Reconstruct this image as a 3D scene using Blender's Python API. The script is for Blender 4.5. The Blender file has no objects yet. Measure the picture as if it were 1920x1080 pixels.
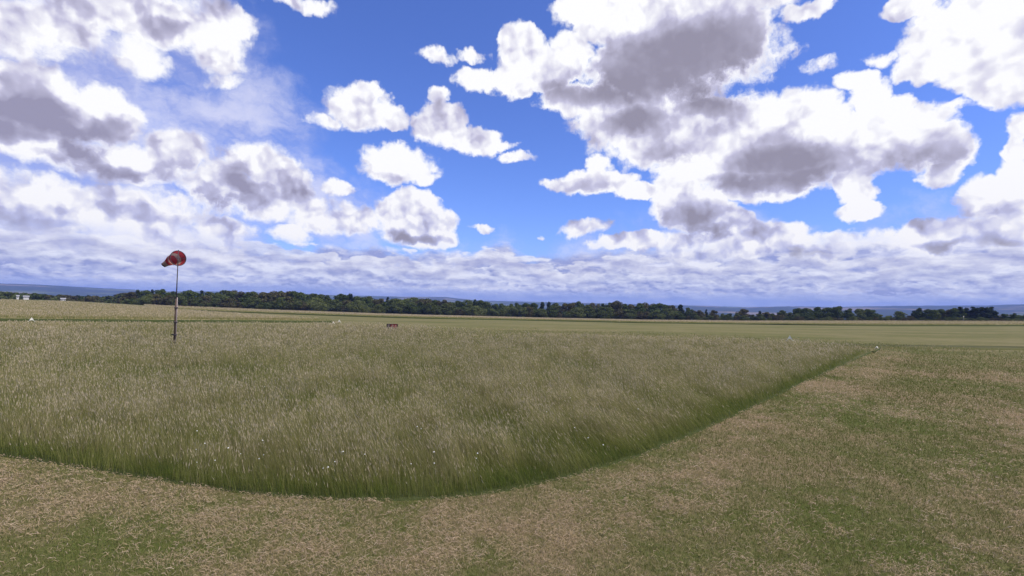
import bpy, bmesh, math, random
import numpy as np
from mathutils import Vector, Matrix
import os

SC = bpy.context.scene
COL = SC.collection
rng = np.random.default_rng(7)
random.seed(7)
PI = math.pi

# ------------------------------------------------------------------ camera
FPX = 900.0                       # focal length in pixels of the 1920 wide photograph
CAM_H = 3.4
pitch = math.atan(25.0 / FPX)
roll = 0.0193
F = Vector((0, math.cos(pitch), math.sin(pitch)))
R0 = Vector((1, 0, 0))
U0 = R0.cross(F)
R = R0 * math.cos(roll) + U0 * math.sin(roll)
U = R.cross(F)
cam_data = bpy.data.cameras.new("camera")
cam = bpy.data.objects.new("camera", cam_data)
COL.objects.link(cam)
cam.matrix_world = Matrix(((R.x, U.x, -F.x, 0), (R.y, U.y, -F.y, 0), (R.z, U.z, -F.z, CAM_H), (0, 0, 0, 1)))
cam_data.sensor_width = 36.0
cam_data.lens = 36.0 * FPX / 1920.0
cam_data.clip_start = 0.05
cam_data.clip_end = 60000
SC.camera = cam


def ray(px, py):
    return F + R * ((px - 960) / FPX) + U * ((540 - py) / FPX)


# ------------------------------------------------------------------ terrain
R_EDGE = 330.0
_ex = [-400, 0, 130, 300, 500, 700, 800, 1000, 1200, 1400, 1920, 2300]
_ey = [548, 560.5, 564, 574, 582, 589, 592, 597, 601, 603, 604, 610]
_az, _ze = [], []
for x_, y_ in zip(_ex, _ey):
    d_ = ray(x_, y_)
    h_ = math.hypot(d_.x, d_.y)
    _az.append(math.atan2(d_.x, d_.y))
    _ze.append(CAM_H + d_.z / h_ * R_EDGE)
_az = np.array(_az); _ze = np.array(_ze)


def terrain(x, y):
    x = np.asarray(x, float); y = np.asarray(y, float)
    r = np.hypot(x, y); az = np.arctan2(x, y)
    ze = np.interp(az, _az, _ze)
    behind = np.clip((np.abs(az) - 0.95) / 0.5, 0, 1)
    ze = ze * (1 - behind) + (-2.0) * behind
    t = np.clip((r - 45) / (R_EDGE - 45), 0, None)
    g = np.where(t < 0.15, t * t / 0.3, t - 0.075) / 0.925
    g1 = np.minimum(g, 1.0 + 0 * g)
    z = ze * g1
    # beyond the airfield the plateau falls to the valley
    q = np.clip((r - R_EDGE) / 900.0, 0, 1)
    far = ze - 6.0 * np.clip((r - R_EDGE) / 90.0, 0, 1) - 45.0 * q * q * (3 - 2 * q)
    return np.where(r > R_EDGE, far, z)


def tz(x, y):
    return float(terrain(x, y))


def ground_at(px, py, lift=0.0):
    """point of the ground (plus lift) seen at a photograph pixel"""
    d = ray(px, py)
    h = math.hypot(d.x, d.y)
    lo = None
    prev = 0.5
    r = 0.5
    while r < 2000:
        x, y = d.x / h * r, d.y / h * r
        if CAM_H + d.z / h * r <= tz(x, y) + lift:
            lo = prev
            break
        prev = r
        r *= 1.01
    if lo is None:
        r = R_EDGE
        return Vector((d.x / h * r, d.y / h * r, tz(d.x / h * r, d.y / h * r)))
    a, b = lo, r
    for _ in range(30):
        m = (a + b) / 2
        x, y = d.x / h * m, d.y / h * m
        if CAM_H + d.z / h * m <= tz(x, y) + lift:
            b = m
        else:
            a = m
    x, y = d.x / h * b, d.y / h * b
    return Vector((x, y, tz(x, y)))


def at_range(px, r):
    """ground point at horizontal distance r in the vertical plane of pixel column px (near the horizon)"""
    d = ray(px, 560)
    h = math.hypot(d.x, d.y)
    x, y = d.x / h * r, d.y / h * r
    return Vector((x, y, tz(x, y)))


# ------------------------------------------------------------------ object helpers
def tag(o, label=None, cat=None, group=None, kind=None):
    if label: o["label"] = label
    if cat: o["category"] = cat
    if group: o["group"] = group
    if kind: o["kind"] = kind
    return o


def empty(name, loc, rz=0.0):
    o = bpy.data.objects.new(name, None)
    COL.objects.link(o)
    o.location = loc
    o.rotation_euler = (0, 0, rz)
    o.empty_display_size = 0.3
    return o


def link_mesh(name, me, mat=None, parent=None):
    if mat is not None:
        for m in (mat if isinstance(mat, (list, tuple)) else [mat]):
            me.materials.append(m)
    o = bpy.data.objects.new(name, me)
    COL.objects.link(o)
    if parent is not None:
        o.parent = parent
    return o


def np_mesh(name, verts, faces):
    """faces: list of int arrays (n, k)"""
    me = bpy.data.meshes.new(name)
    verts = np.asarray(verts, np.float32)
    me.vertices.add(len(verts))
    me.vertices.foreach_set("co", verts.ravel())
    loops = np.concatenate([f.ravel() for f in faces]).astype(np.int32)
    sizes = np.concatenate([np.full(len(f), f.shape[1], np.int32) for f in faces])
    starts = np.concatenate([[0], np.cumsum(sizes)[:-1]]).astype(np.int32)
    me.loops.add(len(loops))
    me.loops.foreach_set("vertex_index", loops)
    me.polygons.add(len(sizes))
    me.polygons.foreach_set("loop_start", starts)
    me.polygons.foreach_set("loop_total", sizes)
    me.update(calc_edges=True)
    return me


# ------------------------------------------------------------------ node helpers
class NT:
    def __init__(self, tree):
        self.t = tree

    def put(self, sock, v):
        if isinstance(v, bpy.types.NodeSocket):
            self.t.links.new(v, sock)
        elif v is not None:
            sock.default_value = v

    def m(self, op, a, b=None, c=None, clamp=False):
        n = self.t.nodes.new("ShaderNodeMath")
        n.operation = op
        n.use_clamp = clamp
        for i, v in enumerate((a, b, c)):
            if v is not None:
                self.put(n.inputs[i], v)
        return n.outputs[0]

    def v(self, op, a, b=None, c=None):
        n = self.t.nodes.new("ShaderNodeVectorMath")
        n.operation = op
        for i, x in enumerate((a, b, c)):
            if x is not None:
                if op == "SCALE" and i == 1:
                    self.put(n.inputs["Scale"], x)
                else:
                    self.put(n.inputs[i], x)
        return n.outputs["Value"] if op in ("DOT_PRODUCT", "LENGTH", "DISTANCE") else n.outputs[0]

    def noise(self, vec, scale, detail=2, rough=0.5, dim="3D", col=False, dist=0.0, lac=2.0):
        n = self.t.nodes.new("ShaderNodeTexNoise")
        n.noise_dimensions = dim
        self.put(n.inputs["Vector"], vec)
        n.inputs["Scale"].default_value = scale
        n.inputs["Detail"].default_value = detail
        n.inputs["Roughness"].default_value = rough
        n.inputs["Lacunarity"].default_value = lac
        n.inputs["Distortion"].default_value = dist
        return n.outputs["Color" if col else "Fac"]

    def voronoi(self, vec, scale, dim="3D", smooth=None, out="Distance", rnd=1.0):
        n = self.t.nodes.new("ShaderNodeTexVoronoi")
        n.voronoi_dimensions = dim
        if smooth is not None:
            n.feature = "SMOOTH_F1"
            n.inputs["Smoothness"].default_value = smooth
        self.put(n.inputs["Vector"], vec)
        n.inputs["Scale"].default_value = scale
        n.inputs["Randomness"].default_value = rnd
        return n.outputs[out]

    def ss(self, x, a, b, c=0.0, d=1.0, kind="SMOOTHSTEP"):
        n = self.t.nodes.new("ShaderNodeMapRange")
        n.interpolation_type = kind
        self.put(n.inputs[0], x)
        for i, v in enumerate((a, b, c, d)):
            self.put(n.inputs[i + 1], v)
        return n.outputs[0]

    def mix(self, f, a, b, blend="MIX"):
        n = self.t.nodes.new("ShaderNodeMix")
        n.data_type = "RGBA"
        n.blend_type = blend
        n.clamp_factor = True
        self.put(n.inputs[0], f)
        for i, x in ((6, a), (7, b)):
            if isinstance(x, (tuple, list)) and len(x) == 3:
                x = (*x, 1.0)
            self.put(n.inputs[i], x)
        return n.outputs[2]

    def xyz(self, x, y=0.0, z=0.0):
        n = self.t.nodes.new("ShaderNodeCombineXYZ")
        for i, q in enumerate((x, y, z)):
            self.put(n.inputs[i], q)
        return n.outputs[0]

    def sep(self, vec):
        n = self.t.nodes.new("ShaderNodeSeparateXYZ")
        self.put(n.inputs[0], vec)
        return n.outputs[0], n.outputs[1], n.outputs[2]

    def ramp(self, f, stops, interp="LINEAR"):
        n = self.t.nodes.new("ShaderNodeValToRGB")
        n.color_ramp.interpolation = interp
        el = n.color_ramp.elements
        while len(el) < len(stops):
            el.new(0.5)
        for e, (p, c) in zip(el, stops):
            e.position = p
            e.color = (*c, 1.0)
        self.put(n.inputs[0], f)
        return n.outputs[0]

    def attr(self, name):
        n = self.t.nodes.new("ShaderNodeAttribute")
        n.attribute_name = name
        return n.outputs["Fac"]


def lin(r, g, b):
    f = lambda c: c / 12.92 if c <= 0.04045 else ((c + 0.055) / 1.055) ** 2.4
    return tuple(f(c / 255.0) for c in (r, g, b))


def material(name, rough=0.8, spec=0.2):
    m = bpy.data.materials.new(name)
    m.use_nodes = True
    nt = m.node_tree
    b = nt.nodes["Principled BSDF"]
    b.inputs["Roughness"].default_value = rough
    b.inputs["Specular IOR Level"].default_value = spec
    return m, NT(nt), b


def flat_mat(name, col, rough=0.7, spec=0.2, var=0.12, scale=8.0, metal=0.0):
    m, n, b = material(name, rough, spec)
    g = n.t.nodes.new("ShaderNodeTexCoord").outputs["Object"]
    f = n.noise(g, scale, 5, 0.6)
    c0 = tuple(c * (1 - var) for c in col); c1 = tuple(min(1, c * (1 + var)) for c in col)
    n.put(b.inputs["Base Color"], n.mix(f, c0, c1))
    b.inputs["Metallic"].default_value = metal
    return m
# ------------------------------------------------------------------ light and sky
SUN_EL, SUN_AZ = math.radians(56), math.radians(112)       # azimuth clockwise from the view direction
SC.view_settings.view_transform = "Standard"
SC.view_settings.look = "None"
SC.view_settings.exposure = 0.0
SC.view_settings.gamma = 1.0
sun_data = bpy.data.lights.new("sun", "SUN")
sun_data.energy = 4.6
sun_data.angle = math.radians(6.0)
sun_data.color = (1.0, 0.91, 0.78)
sun = bpy.data.objects.new("sun", sun_data)
COL.objects.link(sun)
sdir = Vector((math.sin(SUN_AZ) * math.cos(SUN_EL), math.cos(SUN_AZ) * math.cos(SUN_EL), math.sin(SUN_EL)))
sun.rotation_euler = sdir.to_track_quat("Z", "Y").to_euler()
sun.location = (20, 20, 60)

world = bpy.data.worlds.new("World")
SC.world = world
world.use_nodes = True
wt = world.node_tree
N = NT(wt)
bg = wt.nodes["Background"]
STRENGTH = 0.1
bg.inputs["Strength"].default_value = STRENGTH
sky = wt.nodes.new("ShaderNodeTexSky")
sky.sky_type = "NISHITA"
sky.sun_disc = False
sky.sun_elevation = SUN_EL
sky.sun_rotation = SUN_AZ
sky.altitude = 150
sky.air_density = 1.0
sky.dust_density = 0.6
sky.ozone_density = 2.0

direc = wt.nodes.new("ShaderNodeTexCoord").outputs["Generated"]
dx, dy, dz = N.sep(direc)
az = N.m("ARCTAN2", dx, dy)
el = N.m("ARCSINE", dz)
P = N.xyz(az, el, 0.0)


def pix_dir(px, py):
    d = ray(px, py).normalized()
    return math.atan2(d.x, d.y), math.asin(d.z)


def blob_max(p, blobs):
    out = None
    for (px, py, rx, ry, w) in blobs:
        if blobs is WHITE and w < .55:
            w, rx, ry = w + .15, rx * 1.15, ry * 1.15
        if blobs is GREY and px < 620:
            w *= .75
        a, e = pix_dir(px, py)
        a2, _ = pix_dir(px + 5, py); a1, _ = pix_dir(px - 5, py)
        _, e2 = pix_dir(px, py - 5); _, e1 = pix_dir(px, py + 5)
        ra = abs(a2 - a1) / 10 * rx
        re = abs(e2 - e1) / 10 * ry
        q = N.v("MULTIPLY_ADD", p, (1 / ra, 1 / re, 0), (-a / ra, -e / re, 0))
        d = N.v("DOT_PRODUCT", q, q)
        f = N.m("MULTIPLY_ADD", d, -w, w)
        out = f if out is None else N.m("MAXIMUM", out, f)
    return N.m("MAXIMUM", out, -1.5)


WHITE = [  # cumulus, photograph pixels: centre, radii, weight
    (665, 205, 62, 40, .9), (605, 228, 45, 13, .6), (692, 180, 24, 24, .9), (728, 222, 40, 20, .7),
    (820, 232, 52, 40, 1), (880, 265, 72, 28, 1), (940, 270, 30, 10, .6),
    (755, 305, 78, 36, 1), (725, 320, 50, 26, .9), (800, 330, 30, 16, .6),
    (815, 108, 36, 16, .45), (885, 105, 22, 12, .35), (903, 152, 40, 16, .35), (822, 180, 16, 14, .4), (965, 294, 25, 8, .3),
    (635, 355, 33, 16, .7), (775, 382, 45, 28, 1), (780, 425, 76, 38, 1), (828, 448, 38, 20, .9), (650, 412, 75, 32, .9),
    (590, 405, 60, 28, .8), (540, 437, 40, 16, .6), (735, 400, 40, 28, 1),
    (900, 428, 18, 6, .4), (1008, 443, 12, 4, .3),
    (975, 80, 45, 42, 1.2), (1065, 100, 52, 46, 1.2), (970, 150, 45, 34, 1.2), (1010, 125, 70, 50, 1.2),
    (1250, 30, 212, 62, 1.3), (1260, 120, 192, 88, 1.3), (1400, 70, 56, 72, 1.2), (1120, 15, 85, 40, 1.2),
    (1170, 215, 110, 55, 1.1), (1110, 185, 110, 38, 1.1), (1300, 250, 200, 70, 1.2), (1200, 255, 72, 30, 1.1), (1280, 312, 62, 42, 1.1),
    (1440, 285, 190, 85, 1.2), (1500, 220, 80, 60, 1.2), (1640, 180, 58, 48, 1.1), (1610, 150, 50, 20, .9), (1690, 195, 40, 28, 1),
    (1600, 265, 130, 75, 1.1), (1745, 272, 82, 62, 1.2), (1700, 240, 110, 50, 1.1), (1755, 325, 42, 36, 1), (1600, 345, 40, 45, 1),
    (1450, 345, 130, 30, 1),
    (1100, 338, 68, 25, .9), (1045, 345, 50, 12, .7), (1125, 308, 30, 25, .9), (1160, 340, 45, 20, .8), (1205, 357, 45, 18, .9),
    (1300, 390, 66, 52, 1), (1330, 418, 65, 30, .9), (1270, 350, 50, 45, 1), (1388, 418, 28, 18, .8),
    (1607, 400, 44, 17, .8),
    (1860, 370, 70, 45, .9), (1905, 335, 45, 40, .9), (1910, 390, 60, 45, .9),
    (1800, 60, 130, 75, 1.2), (1885, 140, 80, 62, 1.1), (1760, 115, 90, 32, 1), (1915, 60, 70, 90, 1.2), (1700, 12, 55, 26, 1),
    (1908, 262, 30, 60, .9), (1850, 100, 100, 75, 1.2), (1655, 105, 32, 14, .4), (1780, 200, 45, 10, .4), (1510, 15, 40, 18, .5), (1540, 125, 30, 14, .3),
    (1090, 430, 42, 18, .7), (1170, 456, 90, 15, .8), (1340, 462, 120, 28, .8), (1450, 440, 70, 28, .8), (1560, 455, 140, 26, .8),
    (1760, 440, 95, 32, .9), (1885, 435, 70, 32, .9),
    # left side
    (80, 165, 85, 58, 1.1), (100, 215, 130, 62, 1.1), (195, 220, 72, 60, 1.1), (40, 235, 90, 40, 1),
    (270, 115, 60, 42, .7), (405, 100, 58, 52, .9), (420, 145, 40, 22, .6), (250, 20, 220, 60, .9), (390, 50, 80, 60, .8), (90, 60, 140, 70, .6),
    (320, 285, 65, 40, 1), (210, 300, 150, 42, 1), (90, 275, 130, 36, .9), (1100, 10, 60, 20, .6),
    (490, 312, 72, 44, 1.1), (450, 352, 115, 50, 1.1), (535, 350, 45, 42, 1), (500, 388, 80, 24, .8),
    (420, 432, 75, 26, .8), (345, 450, 120, 28, .7), (150, 430, 150, 48, .7), (60, 385, 130, 60, .7), (260, 395, 140, 42, .7), (560, 5, 60, 14, .4),
    (60, 470, 150, 40, .7), (330, 480, 130, 22, .6),
]
GREY = [
    (1285, 120, 185, 92, 1.15), (1190, 150, 140, 58, 1.0), (1385, 135, 82, 82, 1.05), (1120, 172, 130, 32, .85), (1190, 228, 85, 32, .75), (1345, 170, 120, 45, 1.1),
    (1460, 300, 125, 40, .95), (1430, 340, 130, 30, .9), (1500, 330, 90, 35, .9), (1450, 255, 35, 22, .5), (1250, 290, 110, 22, .35),
    (1760, 300, 65, 42, .8), (1700, 310, 60, 30, .4), (1300, 395, 60, 40, .65), (1320, 440, 50, 20, .6), (1100, 345, 45, 22, .6), (1880, 395, 50, 26, .55),
    (1770, 462, 90, 16, .75), (1500, 480, 160, 20, .5), (1360, 480, 70, 18, .45), (1880, 470, 70, 18, .5),
    (70, 215, 100, 50, 1.0), (20, 245, 90, 26, .9), (175, 250, 62, 42, .95), (150, 280, 40, 30, .7), (60, 180, 60, 40, .6),
    (220, 322, 120, 18, .8), (110, 300, 90, 16, .5), (330, 300, 30, 20, .5), (420, 382, 70, 20, .95), (380, 365, 50, 20, .7), (450, 340, 40, 16, .5), (480, 330, 60, 20, .3),
    (785, 452, 75, 12, .8), (740, 440, 60, 16, .45), (640, 440, 60, 14, .35), (735, 335, 60, 12, .25), (110, 430, 80, 24, .6), (150, 470, 110, 16, .6), (340, 460, 70, 18, .7),
    (60, 400, 70, 20, .4), (280, 400, 90, 16, .4), (150, 20, 120, 30, .4), (30, 60, 80, 40, .4),
]
VEIL = [(110, 80, 330, 150, 1.0), (60, 330, 380, 200, 1.0), (300, 430, 330, 110, .9), (400, 230, 200, 110, .55), (330, 60, 160, 110, .7), (560, 400, 160, 90, .5),
        (1750, 470, 330, 60, .4), (1300, 470, 300, 40, .3)]

wn = N.noise(P, 7.0, 3, 0.55, "2D", col=True)
wn2 = N.noise(P, 30.0, 3, 0.6, "2D", col=True)
Pw = N.v("MULTIPLY_ADD", N.v("SUBTRACT", wn, (.5, .5, .5)), (.036, .030, 0), P)
Pw = N.v("MULTIPLY_ADD", N.v("SUBTRACT", wn2, (.5, .5, .5)), (.026, .020, 0), Pw)
base = blob_max(Pw, WHITE)


def billow(off, det=10):
    p = N.v("ADD", P, (off[0], off[1], 0)) if off else P
    q = N.v("MULTIPLY_ADD", N.v("SUBTRACT", wn2, (.5, .5, .5)), (.03, .03, 0), p)
    a = N.noise(p, 9.0, det, 0.62, "2D")
    b = N.voronoi(q, 14.0, "2D", smooth=0.8)
    c = N.voronoi(q, 37.0, "2D", smooth=0.6)
    s = N.m("MULTIPLY_ADD", b, -0.40, a)
    return N.m("MULTIPLY_ADD", c, -0.15, s)


b0 = billow(None)


def puffs(off):
    """smooth rounded heads used for light and shade"""
    p = N.v("ADD", P, (off[0], off[1], 0)) if off else P
    q = N.v("MULTIPLY_ADD", N.v("SUBTRACT", wn2, (.5, .5, .5)), (.022, .022, 0), p)
    a = N.noise(p, 8.0, 3, 0.5, "2D")
    b = N.voronoi(q, 12.0, "2D", smooth=1.0)
    c = N.voronoi(q, 31.0, "2D", smooth=0.9)
    d = N.voronoi(q, 75.0, "2D", smooth=0.8)
    s_ = N.m("MULTIPLY_ADD", b, -0.55, a)
    s_ = N.m("MULTIPLY_ADD", c, -0.30, s_)
    return N.m("MULTIPLY_ADD", d, -0.13, s_)


c0 = puffs(None)
c1 = puffs((0.005, 0.011))
c2 = puffs((0.015, 0.036))
left = N.ss(N.m("ADD", az, N.m("MULTIPLY", N.m("SUBTRACT", b0, .22), 0.3)), -0.42, -0.12, 1.0, 0.0)      # the side with much thin cloud
low = N.ss(el, 0.06, 0.30, 1.0, 0.0)
field = N.m("ADD", N.m("MULTIPLY_ADD", base, 0.75, 0.07), N.m("MULTIPLY", N.m("SUBTRACT", b0, 0.22), 1.35))
field = N.m("ADD", field, N.m("MULTIPLY", N.m("SUBTRACT", N.noise(Pw, 48.0, 6, 0.66, "2D"), 0.5), 0.50))
cloud_a = N.m("MULTIPLY", N.ss(field, -0.07, N.m("MULTIPLY_ADD", left, 0.12, 0.34)), N.ss(N.m("MULTIPLY_ADD", N.m("SUBTRACT", b0, .22), 0.06, el), 0.062, 0.128))
relief = N.m("SUBTRACT", c0, N.m("MULTIPLY_ADD", c2, 0.55, N.m("MULTIPLY", c1, 0.45)))      # >0 faces the sun

# how much cloud stands between this point and the sun
BIG = [b for b in WHITE if b[2] * b[3] > 1150 and b[4] > .75]
up1 = blob_max(N.v("ADD", Pw, (0.012, 0.030, 0)), BIG)
up2 = blob_max(N.v("ADD", Pw, (0.030, 0.075, 0)), BIG)
occl = N.m("ADD", N.m("MULTIPLY", N.ss(up1, 0.0, 1.1), 0.5), N.m("MULTIPLY", N.ss(up2, 0.0, 1.1), 0.5))

Pg = N.v("MULTIPLY_ADD", N.v("SUBTRACT", wn, (.5, .5, .5)), (.040, .030, 0), P)
Pg = N.v("MULTIPLY_ADD", N.v("SUBTRACT", wn2, (.5, .5, .5)), (.022, .018, 0), Pg)
gsh = blob_max(Pg, GREY)
gsh = N.m("ADD", gsh, N.m("MULTIPLY", N.m("SUBTRACT", -0.12, c0), 0.30))
thick = N.ss(field, 0.05, 0.7)
g1 = N.m("MULTIPLY", N.ss(gsh, -0.50, 0.90), thick)
rel_k = N.m("MULTIPLY_ADD", g1, -0.80, N.m("MULTIPLY_ADD", N.m("MAXIMUM", left, low), 0.35, 0.95))
amb = N.m("MULTIPLY", N.m("MULTIPLY", occl, thick), N.m("MULTIPLY_ADD", N.m("MAXIMUM", left, low), 0.22, 0.10))
shade = N.m("ADD", N.m("MULTIPLY", g1, 0.92), N.m("MULTIPLY_ADD", N.m("MULTIPLY", relief, -2.1), rel_k, amb), clamp=True)

sunlit = N.mix(low, tuple(c * 1.04 / STRENGTH for c in lin(252, 252, 255)), tuple(c / STRENGTH for c in lin(252, 251, 255)))
mid = N.mix(low, tuple(c / STRENGTH for c in lin(204, 202, 228)), tuple(c / STRENGTH for c in lin(192, 195, 232)))
dark = N.mix(left, tuple(c / STRENGTH for c in lin(152, 148, 168)), tuple(c / STRENGTH for c in lin(156, 153, 180)))
ccol = N.mix(N.ss(shade, 0.02, 0.5, kind="LINEAR"), sunlit, mid)
ccol = N.mix(N.ss(shade, 0.45, 1.0, kind="LINEAR"), ccol, dark)

# clear sky: the atmosphere model, its colour balance set as the webcam sees it
skyc = N.mix(1.0, sky.outputs[0], (0.86, 1.07, 1.92), "MULTIPLY")

# veil of thin high cloud
vb = blob_max(N.v("MULTIPLY_ADD", N.v("SUBTRACT", wn, (.5, .5, .5)), (.14, .10, 0), P), VEIL)
vn = N.noise(N.v("MULTIPLY", Pw, (1, 1.5, 0)), 5.5, 9, 0.64, "2D")
veil_a = N.m("MULTIPLY", N.ss(N.m("ADD", vb, N.m("MULTIPLY", N.m("SUBTRACT", vn, 0.5), 2.4)), -0.5, 1.0), 0.85)
vcol = N.mix(N.ss(vn, 0.35, 0.65), tuple(c / STRENGTH for c in lin(168, 176, 228)), tuple(c / STRENGTH for c in lin(222, 224, 250)))
out = N.mix(veil_a, skyc, vcol)

# far layered deck low over the horizon
Ps = N.v("MULTIPLY", N.v("MULTIPLY_ADD", N.v("SUBTRACT", wn2, (.5, .5, .5)), (.03, .008, 0), P), (9.0, 21.0, 0))
dn = N.noise(Ps, 1.0, 9, 0.60, "2D")
dn2 = N.noise(N.v("ADD", Ps, (0.06, 0.22, 0)), 1.0, 9, 0.60, "2D")
dbig = N.noise(N.v("MULTIPLY", P, (2.5, 14.0, 0)), 1.0, 3, 0.5, "2D")
top_e = N.m("ADD", N.m("MULTIPLY_ADD", N.noise(P, 5.0, 3, 0.5, "2D"), 0.09, 0.058), N.ss(az, 0.05, 0.5, 0.0, 0.030))
deck_a = N.ss(N.m("SUBTRACT", N.m("ADD", top_e, N.m("MULTIPLY", N.m("SUBTRACT", dn, .5), 0.06)), el), 0.0, 0.022)
deck_v = N.m("ADD", N.m("MULTIPLY", N.m("SUBTRACT", dn, dn2), 3.2), N.m("MULTIPLY_ADD", dbig, 1.5, -0.22))
dcol = N.mix(N.ss(deck_v, 0.15, 0.95, kind="LINEAR"), tuple(c / STRENGTH for c in lin(152, 160, 212)), tuple(c / STRENGTH for c in lin(236, 237, 253)))
out = N.mix(N.m("MULTIPLY", deck_a, 0.92), out, dcol)
# rows of small distant cumulus, smaller and paler towards the horizon
def cloud_row(under, sc, vt, h, seed, lit, gr, amt):
    p = N.v("MULTIPLY_ADD", Pr, (sc * 0.8, sc * 2.2, 0), (seed, seed * 1.7, 0))
    n1 = N.noise(p, 1.0, 6, 0.60, "2D")
    n2 = N.noise(N.v("ADD", p, (0.12, 0.42, 0)), 1.0, 4, 0.55, "2D")
    vo = N.voronoi(p, 1.9, "2D", smooth=0.8)
    und = N.noise(N.v("MULTIPLY_ADD", P, (7.0, 0, 0), (seed * 3.1, seed, 0)), 1.0, 3, 0.55, "2D")
    rel = N.m("MULTIPLY", N.m("SUBTRACT", N.m("MULTIPLY_ADD", N.m("SUBTRACT", und, 0.5), h * 3.6, vt), el), 1.0 / h)
    f = N.m("ADD", rel, N.m("MULTIPLY_ADD", N.m("SUBTRACT", n1, 0.5), 3.4, N.m("MULTIPLY_ADD", vo, -1.8, 0.55)))
    a_ = N.m("MULTIPLY", N.m("MULTIPLY", N.ss(f, 0.0, 0.55), N.ss(rel, 2.2, 1.25)), amt)
    lt = N.m("ADD", N.m("MULTIPLY", N.m("SUBTRACT", n1, n2), 2.6), N.m("MULTIPLY_ADD", f, -0.34, 0.86), clamp=True)
    return N.mix(a_, under, N.mix(lt, tuple(c / STRENGTH for c in lin(*gr)), tuple(c / STRENGTH for c in lin(*lit))))


Pr = N.v("MULTIPLY_ADD", N.v("SUBTRACT", wn2, (.5, .5, .5)), (.012, .008, 0), P)
out = cloud_row(out, 54.0, 0.028, 0.0085, 3.0, (206, 215, 250), (160, 171, 224), 0.70)
out = cloud_row(out, 37.0, 0.048, 0.012, 11.0, (226, 231, 253), (146, 158, 214), 0.80)
out = cloud_row(out, 24.0, 0.072, 0.017, 23.0, (238, 241, 255), (146, 155, 208), 0.85)
out = cloud_row(out, 17.0, 0.096, 0.021, 37.0, (244, 245, 255), (164, 169, 213), 0.80)
# pale clear band under the deck
lowb = N.ss(el, 0.004, 0.028, 0.75, 0.0)
out = N.mix(lowb, out, tuple(c / STRENGTH for c in lin(166, 186, 240)))
front = N.ss(dy, -0.1, 0.25)
out = N.mix(cloud_a, out, ccol)
# the rest of the heavens, behind and above the view: broken cloud
rn = N.noise(direc, 2.6, 6, 0.6)
rest = N.mix(N.ss(rn, 0.47, 0.6), skyc, N.mix(N.ss(rn, 0.52, 0.72), sunlit, mid))
high = N.m("MULTIPLY", front, N.ss(el, 0.62, 0.85, 1.0, 0.0))
out = N.mix(high, rest, out)
N.put(bg.inputs["Color"], out)
world.cycles.sampling_method = "MANUAL"
world.cycles.sample_map_resolution = 512

SC.cycles.max_bounces = 5
SC.cycles.diffuse_bounces = 3
SC.cycles.glossy_bounces = 1
SC.cycles.transmission_bounces = 2
SC.cycles.volume_bounces = 0
SC.cycles.sample_clamp_indirect = 4.0
SC.cycles.caustics_reflective = False
SC.cycles.caustics_refractive = False
# ------------------------------------------------------------------ ground materials
def value_noise(x, y, scale, seed):
    g = np.random.default_rng(seed).random((64, 64))
    u = np.asarray(x) * scale + 1000.0; v = np.asarray(y) * scale + 1000.0
    i = np.floor(u).astype(int); j = np.floor(v).astype(int)
    fu = u - i; fv = v - j
    fu = fu * fu * (3 - 2 * fu); fv = fv * fv * (3 - 2 * fv)
    a = g[i % 64, j % 64]; b = g[(i + 1) % 64, j % 64]; c = g[i % 64, (j + 1) % 64]; d = g[(i + 1) % 64, (j + 1) % 64]
    return (a * (1 - fu) + b * fu) * (1 - fv) + (c * (1 - fu) + d * fu) * fv


def fbm(x, y, scale, seed, octv=3):
    s = 0; w = 0; a = 1.0
    for k in range(octv):
        s = s + a * value_noise(x, y, scale * 2 ** k, seed + k); w += a; a *= 0.55
    return s / w


def geo_pos(n):
    return n.t.nodes.new("ShaderNodeNewGeometry").outputs["Position"]


def bump(n, b, h, dist, strength=1.0):
    k = n.t.nodes.new("ShaderNodeBump")
    k.inputs["Strength"].default_value = strength
    k.inputs["Distance"].default_value = dist
    n.put(k.inputs["Height"], h)
    n.t.links.new(k.outputs[0], b.inputs["Normal"])


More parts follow.
